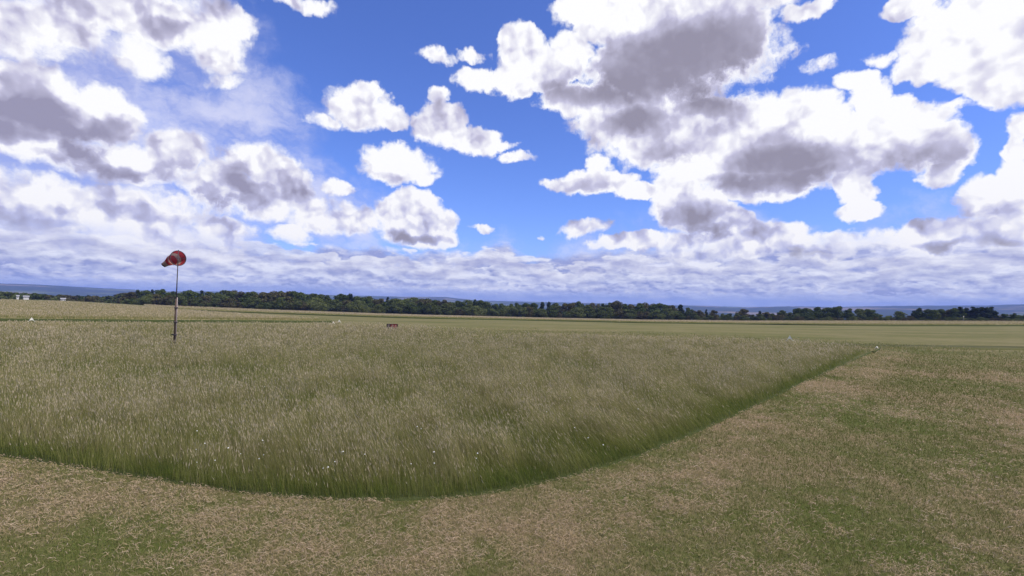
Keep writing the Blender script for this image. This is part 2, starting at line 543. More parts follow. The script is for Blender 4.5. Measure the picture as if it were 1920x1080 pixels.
def mown_material():
    m, n, b = material("mown_turf", 0.95, 0.05)
    p = geo_pos(n)
    r = n.v("LENGTH", p)
    big = n.noise(p, 0.22, 4, 0.55)
    mid = n.noise(p, 1.3, 4, 0.6)
    fine = n.noise(n.v("MULTIPLY", p, (1.0, 1.0, 1.0)), 14.0, 5, 0.65)
    tiny = n.noise(n.v("MULTIPLY", p, (0.6, 1.4, 1.0)), 60.0, 3, 0.7)
    s = n.m("ADD", n.m("MULTIPLY", big, 1.1), n.m("ADD", n.m("MULTIPLY", mid, 0.6), n.m("MULTIPLY", fine, 0.45)))
    dry = n.ss(s, 0.86, 1.3)
    green = n.mix(fine, (0.085, 0.110, 0.026), (0.135, 0.150, 0.046))
    straw = n.mix(tiny, (0.20, 0.15, 0.082), (0.32, 0.245, 0.15))
    near = n.mix(dry, green, straw)
    # the runway strip beyond: an even, yellower sward mown in long passes
    ps = n.v("MULTIPLY", p, (0.012, 0.10, 0.0))
    st = n.noise(ps, 1.0, 4, 0.6)
    pat = n.noise(n.v("MULTIPLY", p, (0.05, 0.13, 0)), 1.0, 7, 0.68)
    far = n.mix(n.ss(st, 0.3, 0.7), (0.100, 0.106, 0.034), (0.165, 0.155, 0.064))
    far = n.mix(n.ss(pat, 0.40, 0.66), far, (0.195, 0.170, 0.082))
    far = n.mix(n.ss(n.noise(n.v('MULTIPLY', p, (0.5, 1.0, 0)), 1.0, 5, 0.7), 0.45, 0.7, 0.0, 0.55), far, (0.085, 0.092, 0.030))
    n.put(b.inputs["Base Color"], n.mix(n.ss(r, 34.0, 60.0), near, far))
    bump(n, b, n.m("ADD", n.m("MULTIPLY", fine, 1.0), n.m("MULTIPLY", tiny, 0.5)), 0.05, 0.9)
    return m


def meadow_material():
    m, n, b = material("meadow_thatch", 0.95, 0.05)
    p = geo_pos(n)
    r = n.v("LENGTH", p)
    big = n.noise(n.v("MULTIPLY", p, (0.05, 0.14, 0)), 1.0, 4, 0.6)
    fine = n.noise(p, 5.0, 5, 0.7)
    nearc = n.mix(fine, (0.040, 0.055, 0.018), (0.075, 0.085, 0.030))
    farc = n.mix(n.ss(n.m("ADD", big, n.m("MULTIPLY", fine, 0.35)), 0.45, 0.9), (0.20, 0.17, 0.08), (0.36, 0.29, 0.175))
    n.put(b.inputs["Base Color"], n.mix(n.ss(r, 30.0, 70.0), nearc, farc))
    bump(n, b, fine, 0.15, 0.8)
    return m


def grass_material(name, ramp_stops, transl=0.3, vary=0.25):
    m = bpy.data.materials.new(name)
    m.use_nodes = True
    n = NT(m.node_tree)
    m.node_tree.nodes.remove(m.node_tree.nodes["Principled BSDF"])
    outn = m.node_tree.nodes["Material Output"]
    tone = n.attr("tone")
    col = n.ramp(tone, ramp_stops)
    p = geo_pos(n)
    f = n.noise(p, 3.0, 3, 0.6)
    col = n.mix(n.m("MULTIPLY", f, vary), col, (0.03, 0.035, 0.012))
    d = n.t.nodes.new("ShaderNodeBsdfDiffuse"); n.put(d.inputs[0], col)
    t = n.t.nodes.new("ShaderNodeBsdfTranslucent"); n.put(t.inputs[0], col)
    mx = n.t.nodes.new("ShaderNodeMixShader")
    mx.inputs[0].default_value = transl
    n.t.links.new(d.outputs[0], mx.inputs[1]); n.t.links.new(t.outputs[0], mx.inputs[2])
    n.t.links.new(mx.outputs[0], outn.inputs["Surface"])
    return m


M_MOWN = mown_material()
M_MEADOW = meadow_material()
M_EDGE = flat_mat('green_shaded_edge', (0.055, 0.070, 0.024), 0.95, 0.05, 0.3, 3)  # rim walls: green grass base, with the wall's shade put into the colour
M_STRIP = flat_mat('darker_turf_strip', (0.098, 0.097, 0.037), 0.95, 0.05, 0.25, 0.6)  # slightly darker olive than the turf around it
M_GRASS = grass_material("tall_grass", [(0.0, (0.085, 0.130, 0.022)), (0.3, (0.200, 0.215, 0.058)), (0.55, (0.30, 0.285, 0.115)), (0.78, (0.50, 0.41, 0.265)), (1.0, (0.68, 0.57, 0.41))], 0.45, 0.15)
M_CUT = grass_material("cut_grass", [(0.0, (0.085, 0.125, 0.022)), (0.35, (0.195, 0.198, 0.066)), (0.6, (0.36, 0.285, 0.150)), (0.8, (0.50, 0.38, 0.265)), (1.0, (0.64, 0.53, 0.40))], 0.35, 0.15)
M_FLOWER = flat_mat("white_petals", (0.8, 0.8, 0.76), 0.7)

# ------------------------------------------------------------------ ground sheet
def polar_sheet(name, az, rr, zf, mat):
    A, RR = np.meshgrid(az, rr)
    X = np.sin(A) * RR; Y = np.cos(A) * RR
    Z = zf(X, Y)
    nr, na = A.shape
    idx = np.arange(nr * na).reshape(nr, na)
    q = np.stack([idx[:-1, :-1], idx[:-1, 1:], idx[1:, 1:], idx[1:, :-1]], -1).reshape(-1, 4)[:, ::-1]
    me = np_mesh(name, np.stack([X, Y, Z], -1).reshape(-1, 3), [q])
    me.polygons.foreach_set("use_smooth", np.ones(len(q), bool))
    return link_mesh(name, me, mat)


azs = np.concatenate([np.linspace(-PI, -1.1, 40)[:-1], np.linspace(-1.1, 1.1, 260), np.linspace(1.1, PI, 40)[1:]])
rrs = np.concatenate([[0.05, 1, 2, 4, 8, 15, 25, 35], np.linspace(44, 345, 90), np.geomspace(352, 1300, 24)])
ground = polar_sheet("ground", azs, rrs, terrain, M_MOWN)
tag(ground, kind="structure")

# ------------------------------------------------------------------ zones of unmown grass, as outlines on the ground
def outline(pts, lift):
    return [ground_at(x, y, lift).xy.copy() for x, y in pts]


A_NEAR_PX = [(-330, 792), (-150, 826), (0, 856), (110, 872), (220, 890), (330, 908), (440, 924), (540, 934), (640, 939), (740, 940), (850, 935), (950, 922),
             (1050, 900), (1120, 880), (1200, 856), (1300, 815), (1400, 770), (1500, 722), (1570, 690), (1620, 668), (1652, 655.5)]
A_FAR_PX = [(1640, 650), (1560, 644), (1481, 640), (1300, 634), (1100, 629), (1000, 625), (900, 620), (800, 613.5), (700, 609), (620, 607.5), (300, 606.5), (0, 604.5), (-330, 601.5)]
near_line = outline(A_NEAR_PX, 0.0)
zoneA = near_line + outline(A_FAR_PX, 0.5)
zoneB = outline([(-330, 599.5), (0, 602.5), (300, 604.5), (500, 605), (622, 605.5)], 0.0) + outline([(560, 597), (430, 587.5), (270, 575), (130, 566), (0, 562), (-330, 551)], 0.4)
c_near = [(270, 578.5), (400, 584), (500, 588), (600, 591.5), (700, 595), (790, 597.5), (1000, 601.5), (1200, 606), (1400, 608.5), (1560, 610.5), (1920, 611.5), (2250, 614)]
zoneC = outline(c_near, 0.0) + [at_range(x, R_EDGE + 14).xy.copy() for x in (2250, 1920, 1560, 1400, 1200, 1000, 790, 600, 500, 400, 330, 270)]


def in_poly(x, y, poly):
    inside = np.zeros(len(x), bool)
    n = len(poly)
    for i in range(n):
        x1, y1 = poly[i]; x2, y2 = poly[(i + 1) % n]
        c = ((y1 > y) != (y2 > y)) & (x < (x2 - x1) * (y - y1) / (y2 - y1 + 1e-12) + x1)
        inside ^= c
    return inside


def dist_line(x, y, line):
    d = np.full(len(x), 1e9)
    for (a, b) in zip(line[:-1], line[1:]):
        ab = b - a
        t = np.clip(((x - a.x) * ab.x + (y - a.y) * ab.y) / ab.length_squared, 0, 1)
        d = np.minimum(d, np.hypot(x - a.x - t * ab.x, y - a.y - t * ab.y))
    return d


def canopy(r):
    t = np.clip((np.asarray(r) - 25) / 45.0, 0, 1)
    return 0.02 + 0.33 * t * t * (3 - 2 * t)


def zone_sheet(name, poly, step, mat, raised=True, edge_mat=None):
    rise = canopy if raised else (lambda q: 0.02 + 0 * np.asarray(q))
    from mathutils.geometry import delaunay_2d_cdt
    line = []
    for a, b in zip(poly, poly[1:] + poly[:1]):
        k = max(1, int((b - a).length / step))
        line += [a.lerp(b, i / k) for i in range(k)]
    xs = [p.x for p in line]; ys = [p.y for p in line]
    gx, gy = np.meshgrid(np.arange(min(xs), max(xs), step), np.arange(min(ys), max(ys), step))
    gx = (gx + rng.uniform(-.3, .3, gx.shape) * step).ravel(); gy = (gy + rng.uniform(-.3, .3, gy.shape) * step).ravel()
    ok = in_poly(gx, gy, poly)
    pts = line + [Vector((a, b)) for a, b in zip(gx[ok], gy[ok])]
    nl = len(line)
    v, e, f, *_ = delaunay_2d_cdt(pts, [(i, (i + 1) % nl) for i in range(nl)], [list(range(nl))], 1, 1e-4)
    vx = np.array([p.x for p in v]); vy = np.array([p.y for p in v])
    z = terrain(vx, vy) + rise(np.hypot(vx, vy))
    verts = np.stack([vx, vy, z], -1)
    tri = [t for t in f]
    cnt = {}
    for t in tri:
        for a, b in zip(t, t[1:] + t[:1]):
            cnt[(a, b)] = 1
    rim = [(a, b) for (a, b) in cnt if (b, a) not in cnt]
    low = {}
    extra = []
    for a, b in rim:
        for q in (a, b):
            if q not in low:
                low[q] = len(verts) + len(extra)
                extra.append((vx[q], vy[q], z[q] - float(rise(math.hypot(vx[q], vy[q]))) - 0.1))
    verts = np.vstack([verts, np.array(extra)])
    faces = [np.array([t for t in tri if len(t) == 3])]
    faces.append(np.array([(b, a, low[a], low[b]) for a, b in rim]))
    me = np_mesh(name, verts, faces)
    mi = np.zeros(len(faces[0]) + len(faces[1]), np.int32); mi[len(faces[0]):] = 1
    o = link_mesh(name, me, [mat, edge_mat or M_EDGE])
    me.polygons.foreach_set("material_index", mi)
    tag(o, kind="structure")
    return o


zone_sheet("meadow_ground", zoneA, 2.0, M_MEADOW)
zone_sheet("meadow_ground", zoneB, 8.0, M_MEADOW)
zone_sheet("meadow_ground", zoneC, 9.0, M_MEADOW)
strip = outline([(1420, 645.5), (1660, 653.5), (1920, 657), (2300, 662), (2300, 654), (1920, 650), (1660, 646.5), (1440, 642)], 0.0)
zone_sheet("turf_strip", strip, 3.0, M_STRIP, False, M_STRIP)


# ------------------------------------------------------------------ grass blades
def sample_polar(r0, r1, az0, az1, d0, rk):
    """points with density d0 per square metre up to rk metres away, thinning as the square of distance beyond"""
    out = []
    if r0 < rk:
        ra = min(r1, rk)
        k = int(d0 * (az1 - az0) * (ra * ra - r0 * r0) / 2)
        out.append(np.sqrt(rng.uniform(r0 * r0, ra * ra, k)))
    if r1 > rk:
        ra = max(r0, rk)
        k = int(d0 * rk * rk * (az1 - az0) * math.log(r1 / ra))
        out.append(ra * (r1 / ra) ** rng.random(k))
    r = np.concatenate(out)
    a = rng.uniform(az0, az1, len(r))
    return np.sin(a) * r, np.cos(a) * r, r


def blades(x, y, z, h, w, lean, tone, seg, face=None, tipw=0.15, droop=2.0):
    """strips: one bent tapering blade per point -> vertices, quads, per-vertex tone"""
    n = len(x)
    th = rng.uniform(0, PI, n) if face is None else face
    cx, cy = np.cos(th), np.sin(th)
    V = np.empty((n, seg + 1, 2, 3), np.float32)
    for k in range(seg + 1):
        t = k / seg
        off = t ** droop
        px = x + lean[0] * h * off; py = y + lean[1] * h * off
        pz = z + h * (t - 0.25 * (np.hypot(lean[0], lean[1]) ** 2) * off)
        ww = w * 0.5 * ((1 - t) + tipw * t)
        V[:, k, 0] = np.stack([px - cx * ww, py - cy * ww, pz], -1)
        V[:, k, 1] = np.stack([px + cx * ww, py + cy * ww, pz], -1)
    base = np.arange(n)[:, None] * (2 * (seg + 1))
    F = []
    for k in range(seg):
        q = base + np.array([2 * k, 2 * k + 1, 2 * k + 3, 2 * k + 2])
        F.append(q)
    T = np.repeat(tone.astype(np.float32), 2 * (seg + 1))
    tip = V[:, seg].mean(1)
    return V.reshape(-1, 3), np.concatenate(F), T, tip


def merge(parts):
    vs, fs, ts, o = [], [], [], 0
    for v, f, t in parts:
        vs.append(v); fs.append(f + o); ts.append(t); o += len(v)
    return np.concatenate(vs), np.concatenate(fs), np.concatenate(ts)


def stuff(name, parts, mat):
    v, f, t = merge(parts)
    me = np_mesh(name, v, [f])
    at = me.attributes.new("tone", "FLOAT", "POINT")
    at.data.foreach_set("value", t)
    o = link_mesh(name, me, mat)
    o["kind"] = "stuff"
    return o


def seedheads(tip, lean, L, w, tone):
    n = len(tip)
    d = np.stack([lean[0], lean[1], np.full(n, 0.75)], -1)
    d /= np.linalg.norm(d, axis=1)[:, None]
    th = rng.uniform(0, PI, n)
    s = np.stack([np.cos(th), np.sin(th), np.zeros(n)], -1) * w[:, None] * 0.5
    V = np.stack([tip - d * (L * .15)[:, None], tip + d * (L * .3)[:, None] + s, tip + d * L[:, None], tip + d * (L * .3)[:, None] - s], 1)
    F = np.arange(n)[:, None] * 4 + np.arange(4)
    return V.reshape(-1, 3).astype(np.float32), F, np.repeat(tone.astype(np.float32), 4)


def tall_grass(name, poly, r0, r1, az0, az1, d0, rk, edge=None, ew=1.6):
    x, y, r = sample_polar(r0, r1, az0, az1, d0, rk)
    k = in_poly(x, y, poly)
    x, y, r = x[k], y[k], r[k]
    dist = dist_line(x, y, edge) if edge else np.full(len(x), 9.0)
    k = dist > 0.12 * value_noise(x, y, 2.3, 41) * ew / 1.6            # a ragged mown edge
    x, y, r, dist = x[k], y[k], r[k], dist[k]
    n = len(x)
    if edge and ew < 2:                                               # stems straying over the edge
        x = x + rng.normal(0, 0.05, n); y = y + rng.normal(0, 0.05, n)
    z = terrain(x, y) + np.minimum(canopy(r) - 0.03, 0.3)
    sc = np.maximum(1.0, r / rk)                      # fewer but broader blades where a pixel covers more of them
    patch = fbm(x, y, 0.30, 11)
    patch2 = fbm(x * 0.7, y, 0.09, 31, 3)
    patch3 = fbm(x, y, 0.9, 51, 2)
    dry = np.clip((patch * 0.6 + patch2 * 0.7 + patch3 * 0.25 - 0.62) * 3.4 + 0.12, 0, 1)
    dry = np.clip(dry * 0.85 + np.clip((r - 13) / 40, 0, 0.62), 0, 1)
    dry *= np.clip((dist - 0.03 * ew) / (0.5 * ew), 0.20, 1)  # greener rim; in the far zones this also paints the wall's shade
    az_ = np.arctan2(x, y)
    lx = -0.05 + rng.normal(0, 0.15, n) - 0.85 * (fbm(x, y, 0.45, 5, 2) * 0.6 + value_noise(x, y, 1.5, 15) * 0.5 - 0.12) * np.clip(0.75 + az_, 0.15, 1.3)
    ly = rng.normal(0.05, 0.14, n) + 0.45 * (value_noise(x, y, 1.3, 25) - 0.5)
    tuft = value_noise(x, y, 1.7, 61) * 0.6 + value_noise(x, y, 3.9, 62) * 0.4
    tone0 = 0.22 * (patch3 - 0.5) + 0.2 * (tuft - 0.5)
    h = rng.uniform(0.24, 0.46, n) * (0.50 + 0.5 * patch + 0.25 * patch3 + 0.35 * tuft) * np.clip(0.58 + dist * 0.40, 0, 1)
    h = h * (1 - 0.35 * np.clip((r - 25) / 40, 0, 1))
    tone = np.clip(tone0 + 0.16 + 0.38 * dry + rng.normal(0, 0.13, n), 0, 0.85)
    w = rng.uniform(0.005, 0.009, n) * sc
    parts = []
    for lo, hi, sg in ((0, 16, 3), (16, 400, 2)):
        s = (r >= lo) & (r < hi)
        if s.any():
            v, f, t, _ = blades(x[s], y[s], z[s], h[s], w[s], (lx[s], ly[s]), tone[s], sg)
            parts.append((v, f, t))
    # flowering stalks with seed heads
    s = rng.random(n) < (0.02 + 0.78 * dry * np.clip((tuft - 0.28) * 2.0, 0.04, 1))
    xs, ys, zs, rs, ns = x[s], y[s], z[s], r[s], s.sum()
    hs = (rng.uniform(0.42, 0.74, ns)) * (0.62 + 0.35 * patch[s] + 0.35 * tuft[s]) * np.clip(0.45 + dist[s] * 0.42, 0, 1)
    hs = hs * (1 - 0.42 * np.clip((rs - 25) / 40, 0, 1))
    lean = (lx[s] * 0.9 - 0.05, ly[s] * 0.8)
    st = np.clip(0.52 + rng.normal(0, 0.1, ns), 0.2, 0.9)
    v, f, t, tip = blades(xs, ys, zs, hs, 0.0028 * sc[s], lean, st, 2, tipw=0.7)
    parts.append((v, f, t))
    L = rng.uniform(0.045, 0.11, ns) * np.clip(sc[s] * 0.4, 1, 1.6)
    ht = np.clip(0.80 + 0.12 * (patch2[s] - .5) + rng.normal(0, 0.10, ns), 0.45, 1)
    parts.append(seedheads(tip, lean, L, rng.uniform(0.004, 0.010, ns) * sc[s], ht))
    return stuff(name, parts, M_GRASS)


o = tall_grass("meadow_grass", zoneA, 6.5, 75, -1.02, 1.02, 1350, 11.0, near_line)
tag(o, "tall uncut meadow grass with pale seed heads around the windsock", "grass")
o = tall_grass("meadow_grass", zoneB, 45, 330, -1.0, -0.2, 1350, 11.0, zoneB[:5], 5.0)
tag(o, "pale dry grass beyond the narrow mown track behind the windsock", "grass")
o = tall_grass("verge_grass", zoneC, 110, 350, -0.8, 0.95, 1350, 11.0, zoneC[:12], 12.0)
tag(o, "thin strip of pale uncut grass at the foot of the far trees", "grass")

# short turf and the dry cuttings lying on it
x, y, r = sample_polar(3.2, 62, -1.02, 1.02, 3800, 7.5)
k = ~in_poly(x, y, zoneA) & ~in_poly(x, y, zoneB) & (rng.random(len(x)) > np.clip((r - 36) / 26, 0, 1))
x, y, r = x[k], y[k], r[k]
n = len(x)
sc = np.maximum(1.0, r / 7.5)
dist = dist_line(x, y, near_line)
pt = fbm(x, y, 0.32, 71, 4) * 0.62 + fbm(x, y, 2.6, 91, 3) * 0.48
gb, gg = ground_at(138, 955), ground_at(20, 1075)                   # a worn pale patch and a greener corner by the hangar
BARE = 0.9 * np.exp(-(((x - gb.x - 0.18 * (y - gb.y)) / 0.35) ** 2 + ((y - gb.y) / 0.75) ** 2)) - 0.8 * np.exp(-(((x - gg.x) / 0.7) ** 2 + ((y - gg.y) / 0.7) ** 2))
dryp = np.clip((pt - 0.50) * 2.5 + 0.03 - 0.22 * np.exp(-((dist - 2.7) / 0.22) ** 2) - 0.18 * np.exp(-((dist - 4.4) / 0.24) ** 2) + 0.75 * (value_noise(dist, 0 * dist, 0.75, 77) * .6 + value_noise(dist, 0 * dist, 1.9, 78) * .4 - 0.47) * np.exp(-dist / 16.0) + np.exp(-dist / 0.4) * 0.35 + 0.10 * np.clip(np.arctan2(x, y) * 2, 0, 1) + BARE, 0.07, 0.93)
is_cut = rng.random(n) < dryp * 0.70
parts = []
t = ~is_cut
nt_ = t.sum()
v, f, tt, _ = blades(x[t], y[t], np.zeros(nt_), rng.uniform(0.02, 0.055, nt_) * np.sqrt(sc[t]), rng.uniform(0.004, 0.007, nt_) * sc[t],
                     (rng.normal(-.2, 0.5, nt_), rng.normal(0, 0.5, nt_)), np.clip(0.24 + 0.28 * dryp[t] + rng.normal(0, 0.12, nt_), 0, 0.8), 2)
parts.append((v, f, tt))
t = is_cut
nc = t.sum()
ang = rng.normal(0.0, 0.75, nc) + PI * rng.integers(0, 2, nc)
Lc = rng.uniform(0.025, 0.085, nc)
wc = rng.uniform(0.0025, 0.0048, nc) * sc[t]
zc = rng.uniform(0.008, 0.045, nc) * np.sqrt(sc[t])
dirx, diry = np.cos(ang), np.sin(ang)
V = np.empty((nc, 3, 2, 3), np.float32)
bend = rng.normal(0, 0.25, nc)
lift = rng.uniform(0, 0.03, nc)
tilt = rng.uniform(-0.6, 0.6, nc)
for q in range(3):
    tq = q / 2 - 0.5
    px_ = x[t] + dirx * Lc * tq - diry * Lc * bend * (tq * tq * 4)
    py_ = y[t] + diry * Lc * tq + dirx * Lc * bend * (tq * tq * 4)
    pz_ = zc + lift * (1 - 4 * tq * tq) + 0.03 * (tq + .5) * rng.uniform(0, 1, nc)
    V[:, q, 0] = np.stack([px_ - diry * wc / 2, py_ + dirx * wc / 2, pz_ + wc * tilt], -1)
    V[:, q, 1] = np.stack([px_ + diry * wc / 2, py_ - dirx * wc / 2, pz_ - wc * tilt], -1)
b_ = np.arange(nc)[:, None] * 6
Fq = np.concatenate([b_ + np.array([0, 1, 3, 2]), b_ + np.array([2, 3, 5, 4])])
parts.append((V.reshape(-1, 3), Fq, np.repeat(np.clip(0.70 + 0.10 * (pt[t] - .5) + rng.normal(0, 0.09, nc), 0.3, 1).astype(np.float32), 6)))
o = stuff("mown_grass", parts, M_CUT)
tag(o, "short mown turf strewn with dry straw coloured cuttings", "grass")

# small white flowers in loose patches among the tall grass
fx, fy = [], []
for (px, py, k, s) in ((425, 862, 12, .5), (590, 880, 14, .5), (800, 803, 7, .35), (575, 745, 16, 1.2), (1140, 818, 8, .5), (1215, 808, 6, .6), (950, 872, 3, .5), (760, 876, 2, .3),
                       (870, 870, 3, .4), (650, 790, 5, 1.5), (1000, 745, 6, 2), (300, 800, 4, 1.5), (1090, 770, 6, 1.5), (520, 830, 5, 1)):
    g = ground_at(px, py, 0.45)
    for _ in range(max(2, int(k * .65))):
        fx.append(g.x + random.gauss(0, s)); fy.append(g.y + random.gauss(0, s))
fx, fy = np.array(fx), np.array(fy)
ok = in_poly(fx, fy, zoneA)
fx, fy = fx[ok], fy[ok]
vs, fs, off = [], [], 0
for a, b in zip(fx, fy):
    hz = random.uniform(0.42, 0.6)
    rr_ = random.uniform(0.008, 0.017)
    tl = Vector((random.gauss(-.1, .3), random.gauss(-.5, .3), 1)).normalized()
    u_ = tl.orthogonal().normalized(); w_ = tl.cross(u_)
    ring = [Vector((a, b, hz)) + u_ * rr_ * math.cos(i * PI / 4) * (1 if i % 2 else .7) + w_ * rr_ * math.sin(i * PI / 4) * (1 if i % 2 else .7) for i in range(8)]
    ring.append(Vector((a, b, hz)) + tl * 0.012)
    vs += ring
    fs += [(off + i, off + (i + 1) % 8, off + 8) for i in range(8)]
    off = len(vs)
    vs += [Vector((a - .003, b, 0.0)), Vector((a + .003, b, 0.0)), Vector((a + .002, b, hz)), Vector((a - .002, b, hz))]
    fs += [(off, off + 1, off + 2, off + 3)]
    off = len(vs)
me = bpy.data.meshes.new("wildflowers")
me.from_pydata([tuple(q) for q in vs], [], fs)
me.polygons.foreach_set("material_index", np.array([1 if len(f) == 4 else 0 for f in fs], np.int32))
o = link_mesh("wildflowers", me, [M_FLOWER, flat_mat("flower_stalk", (0.08, 0.115, 0.03))])
tag(o, "scattered small white flowers among the tall grass", "flowers", kind="stuff")
# ------------------------------------------------------------------ mesh pieces
def tube_bm(bm, pts, radii, sides=12, cap=True, oval=None):
    rings = []
    for i, p in enumerate(pts):
        p = Vector(p)
        a = Vector(pts[max(i - 1, 0)]); b = Vector(pts[min(i + 1, len(pts) - 1)])
        d = (b - a).normalized()
        u = d.orthogonal().normalized() if i == 0 else (prev_u - d * prev_u.dot(d)).normalized()
        prev_u = u
        w = d.cross(u)
        rings.append([bm.verts.new(p + (u * math.cos(2 * PI * k / sides) + w * math.sin(2 * PI * k / sides)) * radii[i]) for k in range(sides)])
    for r0, r1 in zip(rings[:-1], rings[1:]):
        for k in range(sides):
            f = bm.faces.new((r0[k], r0[(k + 1) % sides], r1[(k + 1) % sides], r1[k]))
            f.smooth = True
    if cap:
        bm.faces.new(rings[0][::-1]); bm.faces.new(rings[-1])
    return rings


def box_bm(bm, c, s, rot=None):
    M = Matrix.Translation(Vector(c)) @ (rot.to_4x4() if rot else Matrix.Identity(4)) @ Matrix.Diagonal((*s, 1))
    return bmesh.ops.create_cube(bm, size=1.0, matrix=M)["verts"]


def finish(name, bm, mat, parent=None, bevel=0.0):
    if bevel:
        bmesh.ops.bevel(bm, geom=[e for e in bm.edges if len(e.link_faces) == 2 and e.calc_face_angle(0) > 0.5], offset=bevel, segments=2, affect="EDGES")
    bmesh.ops.recalc_face_normals(bm, faces=bm.faces)
    me = bpy.data.meshes.new(name)
    bm.to_mesh(me); bm.free()
    return link_mesh(name, me, mat, parent)


M_STEEL = flat_mat("weathered_steel", (0.060, 0.052, 0.060), 0.7, 0.2, 0.25, 20)
M_WOOD = flat_mat("weathered_post", (0.085, 0.062, 0.046), 0.85, 0.1, 0.4, 14)
M_WIRE = flat_mat("wire", (0.10, 0.09, 0.08), 0.6, 0.3)
M_WHITE = flat_mat("weathered_white_paint", (0.88, 0.85, 0.74), 0.55, 0.3, 0.08, 6)
M_BLACKP = flat_mat("black_paint", (0.012, 0.014, 0.010), 0.5, 0.3)
M_REDP = flat_mat("red_paint", (0.24, 0.020, 0.017), 0.5, 0.3, 0.15)
M_LETTER = flat_mat("sign_lettering", (0.34, 0.25, 0.23), 0.6, 0.2)


def cloth_mat(name, col, transl=0.5):
    m = bpy.data.materials.new(name); m.use_nodes = True
    n = NT(m.node_tree)
    m.node_tree.nodes.remove(m.node_tree.nodes["Principled BSDF"])
    o_ = m.node_tree.nodes["Material Output"]
    f = n.noise(n.t.nodes.new("ShaderNodeTexCoord").outputs["Object"], 9.0, 5, 0.65)
    c = n.mix(f, tuple(q * 0.75 for q in col), tuple(min(1, q * 1.2) for q in col))
    d = n.t.nodes.new("ShaderNodeBsdfDiffuse"); n.put(d.inputs[0], c)
    t = n.t.nodes.new("ShaderNodeBsdfTranslucent"); n.put(t.inputs[0], c)
    x = n.t.nodes.new("ShaderNodeMixShader"); x.inputs[0].default_value = transl
    n.t.links.new(d.outputs[0], x.inputs[1]); n.t.links.new(t.outputs[0], x.inputs[2]); n.t.links.new(x.outputs[0], o_.inputs["Surface"])
    return m


M_SOCK_RED = cloth_mat("faded_red_cloth", (0.60, 0.105, 0.12))
M_SOCK_WHITE = cloth_mat("dirty_white_cloth", (0.62, 0.49, 0.42))
M_SOCK_DARK = cloth_mat("frayed_dark_cloth", (0.05, 0.03, 0.035), 0.1)

# ------------------------------------------------------------------ windsock
wb = ground_at(326.5, 655)
ws = empty("windsock", wb)
tag(ws, "red and white windsock drooping from a tall pole with thick brown lower post", "windsock")
Dw = wb.y
px_m = wb.y / FPX                      # metres per photograph pixel at the pole


def up_to(py):                         # height above the base of something at pixel row py on the pole
    d = ray(327, py)
    return CAM_H + d.z / d.y * wb.y - wb.z


h_ring, h_low = up_to(484), up_to(560)
bm = bmesh.new()
tube_bm(bm, [(0, 0, -0.3), (0, 0, h_low * 0.55), (0.01, 0, h_low)], [0.062, 0.058, 0.052], 14)
low_post = finish("lower_post", bm, M_WOOD, ws)
bm = bmesh.new()
tube_bm(bm, [(0.012, 0, h_low - 0.5), (0.02, 0, h_ring - 1.2), (0.03, 0, h_ring + 0.52)], [0.036, 0.028, 0.024], 12)
finish("upper_pole", bm, M_STEEL, ws)
bm = bmesh.new()
tube_bm(bm, [(0.088, -0.01, -0.2), (0.088, -0.01, h_low * 0.62), (0.074, 0, h_low + 0.08)], [0.022, 0.022, 0.022], 10)
finish("side_pipe", bm, flat_mat("galvanised_pipe", (0.34, 0.28, 0.27), 0.6, 0.3, 0.25, 10, 0.1), ws)
for zz in (0.9, 1.7, 2.6):
    bm = bmesh.new()
    tube_bm(bm, [(0.03, 0, zz - .035), (0.03, 0, zz + .035)], [0.105, 0.105], 14)
    finish("clamp_band", bm, M_STEEL, ws)

bm = bmesh.new()
box_bm(bm, (-0.11, -0.02, 0.92), (0.16, 0.06, 0.07))
finish("cleat", bm, M_BLACKP, ws, 0.008)
for (ex, ey) in ((-1.1, -1.0), (1.2, -0.8), (0.2, 1.6)):
    bm = bmesh.new()
    tube_bm(bm, [(0, 0, 1.75), (ex * 1.0, ey * 1.0, 0.0)], [0.006, 0.006], 6)
    finish("guy_wire", bm, M_WIRE, ws)
# mouth ring and swivel frame, then the cone of cloth trailing away downwind and sagging
vdir = Vector((wb.x, wb.y, 0)).normalized()              # downwind: away from the hangar and to the left of it
ldir = Vector((-vdir.y, vdir.x, 0))
ax0 = (vdir * 0.86 + ldir * 0.46 + Vector((0, 0, -0.08))).normalized()
ring_c = Vector((0.03, -0.0, h_ring))
Rm = 14.0 * px_m
side = Vector((0, 0, 1)).cross(ax0).normalized()
upv = ax0.cross(side)
bm = bmesh.new()
pts = [ring_c + side * (Rm * math.cos(a)) + upv * (Rm * math.sin(a)) for a in np.linspace(0, 2 * PI, 37)]
tube_bm(bm, pts, [0.022] * 37, 8, cap=False)
ringo = finish("mouth_ring", bm, M_STEEL, ws)
bm = bmesh.new()
for a in (0, PI):
    tube_bm(bm, [ring_c + side * (Rm * math.cos(a)), ring_c], [0.011, 0.011], 8)
tube_bm(bm, [ring_c + upv * Rm, ring_c - upv * Rm], [0.013, 0.013], 8)
finish("ring_spoke", bm, M_STEEL, ringo)
Ls = 1.22
nseg = 44
cl, dirv = ring_c.copy(), ax0.copy()
centers, dirs = [cl.copy()], [dirv.copy()]
for i in range(nseg):
    t = (i + 1) / nseg
    dirv = (ax0 * (1 - 0.62 * t) + (ldir * 0.62 + Vector((0, 0, -0.72))) * (0.95 * t ** 1.2)).normalized()
    cl = cl + dirv * (Ls / nseg)
    centers.append(cl.copy()); dirs.append(dirv.copy())
ns = 40
grid = []
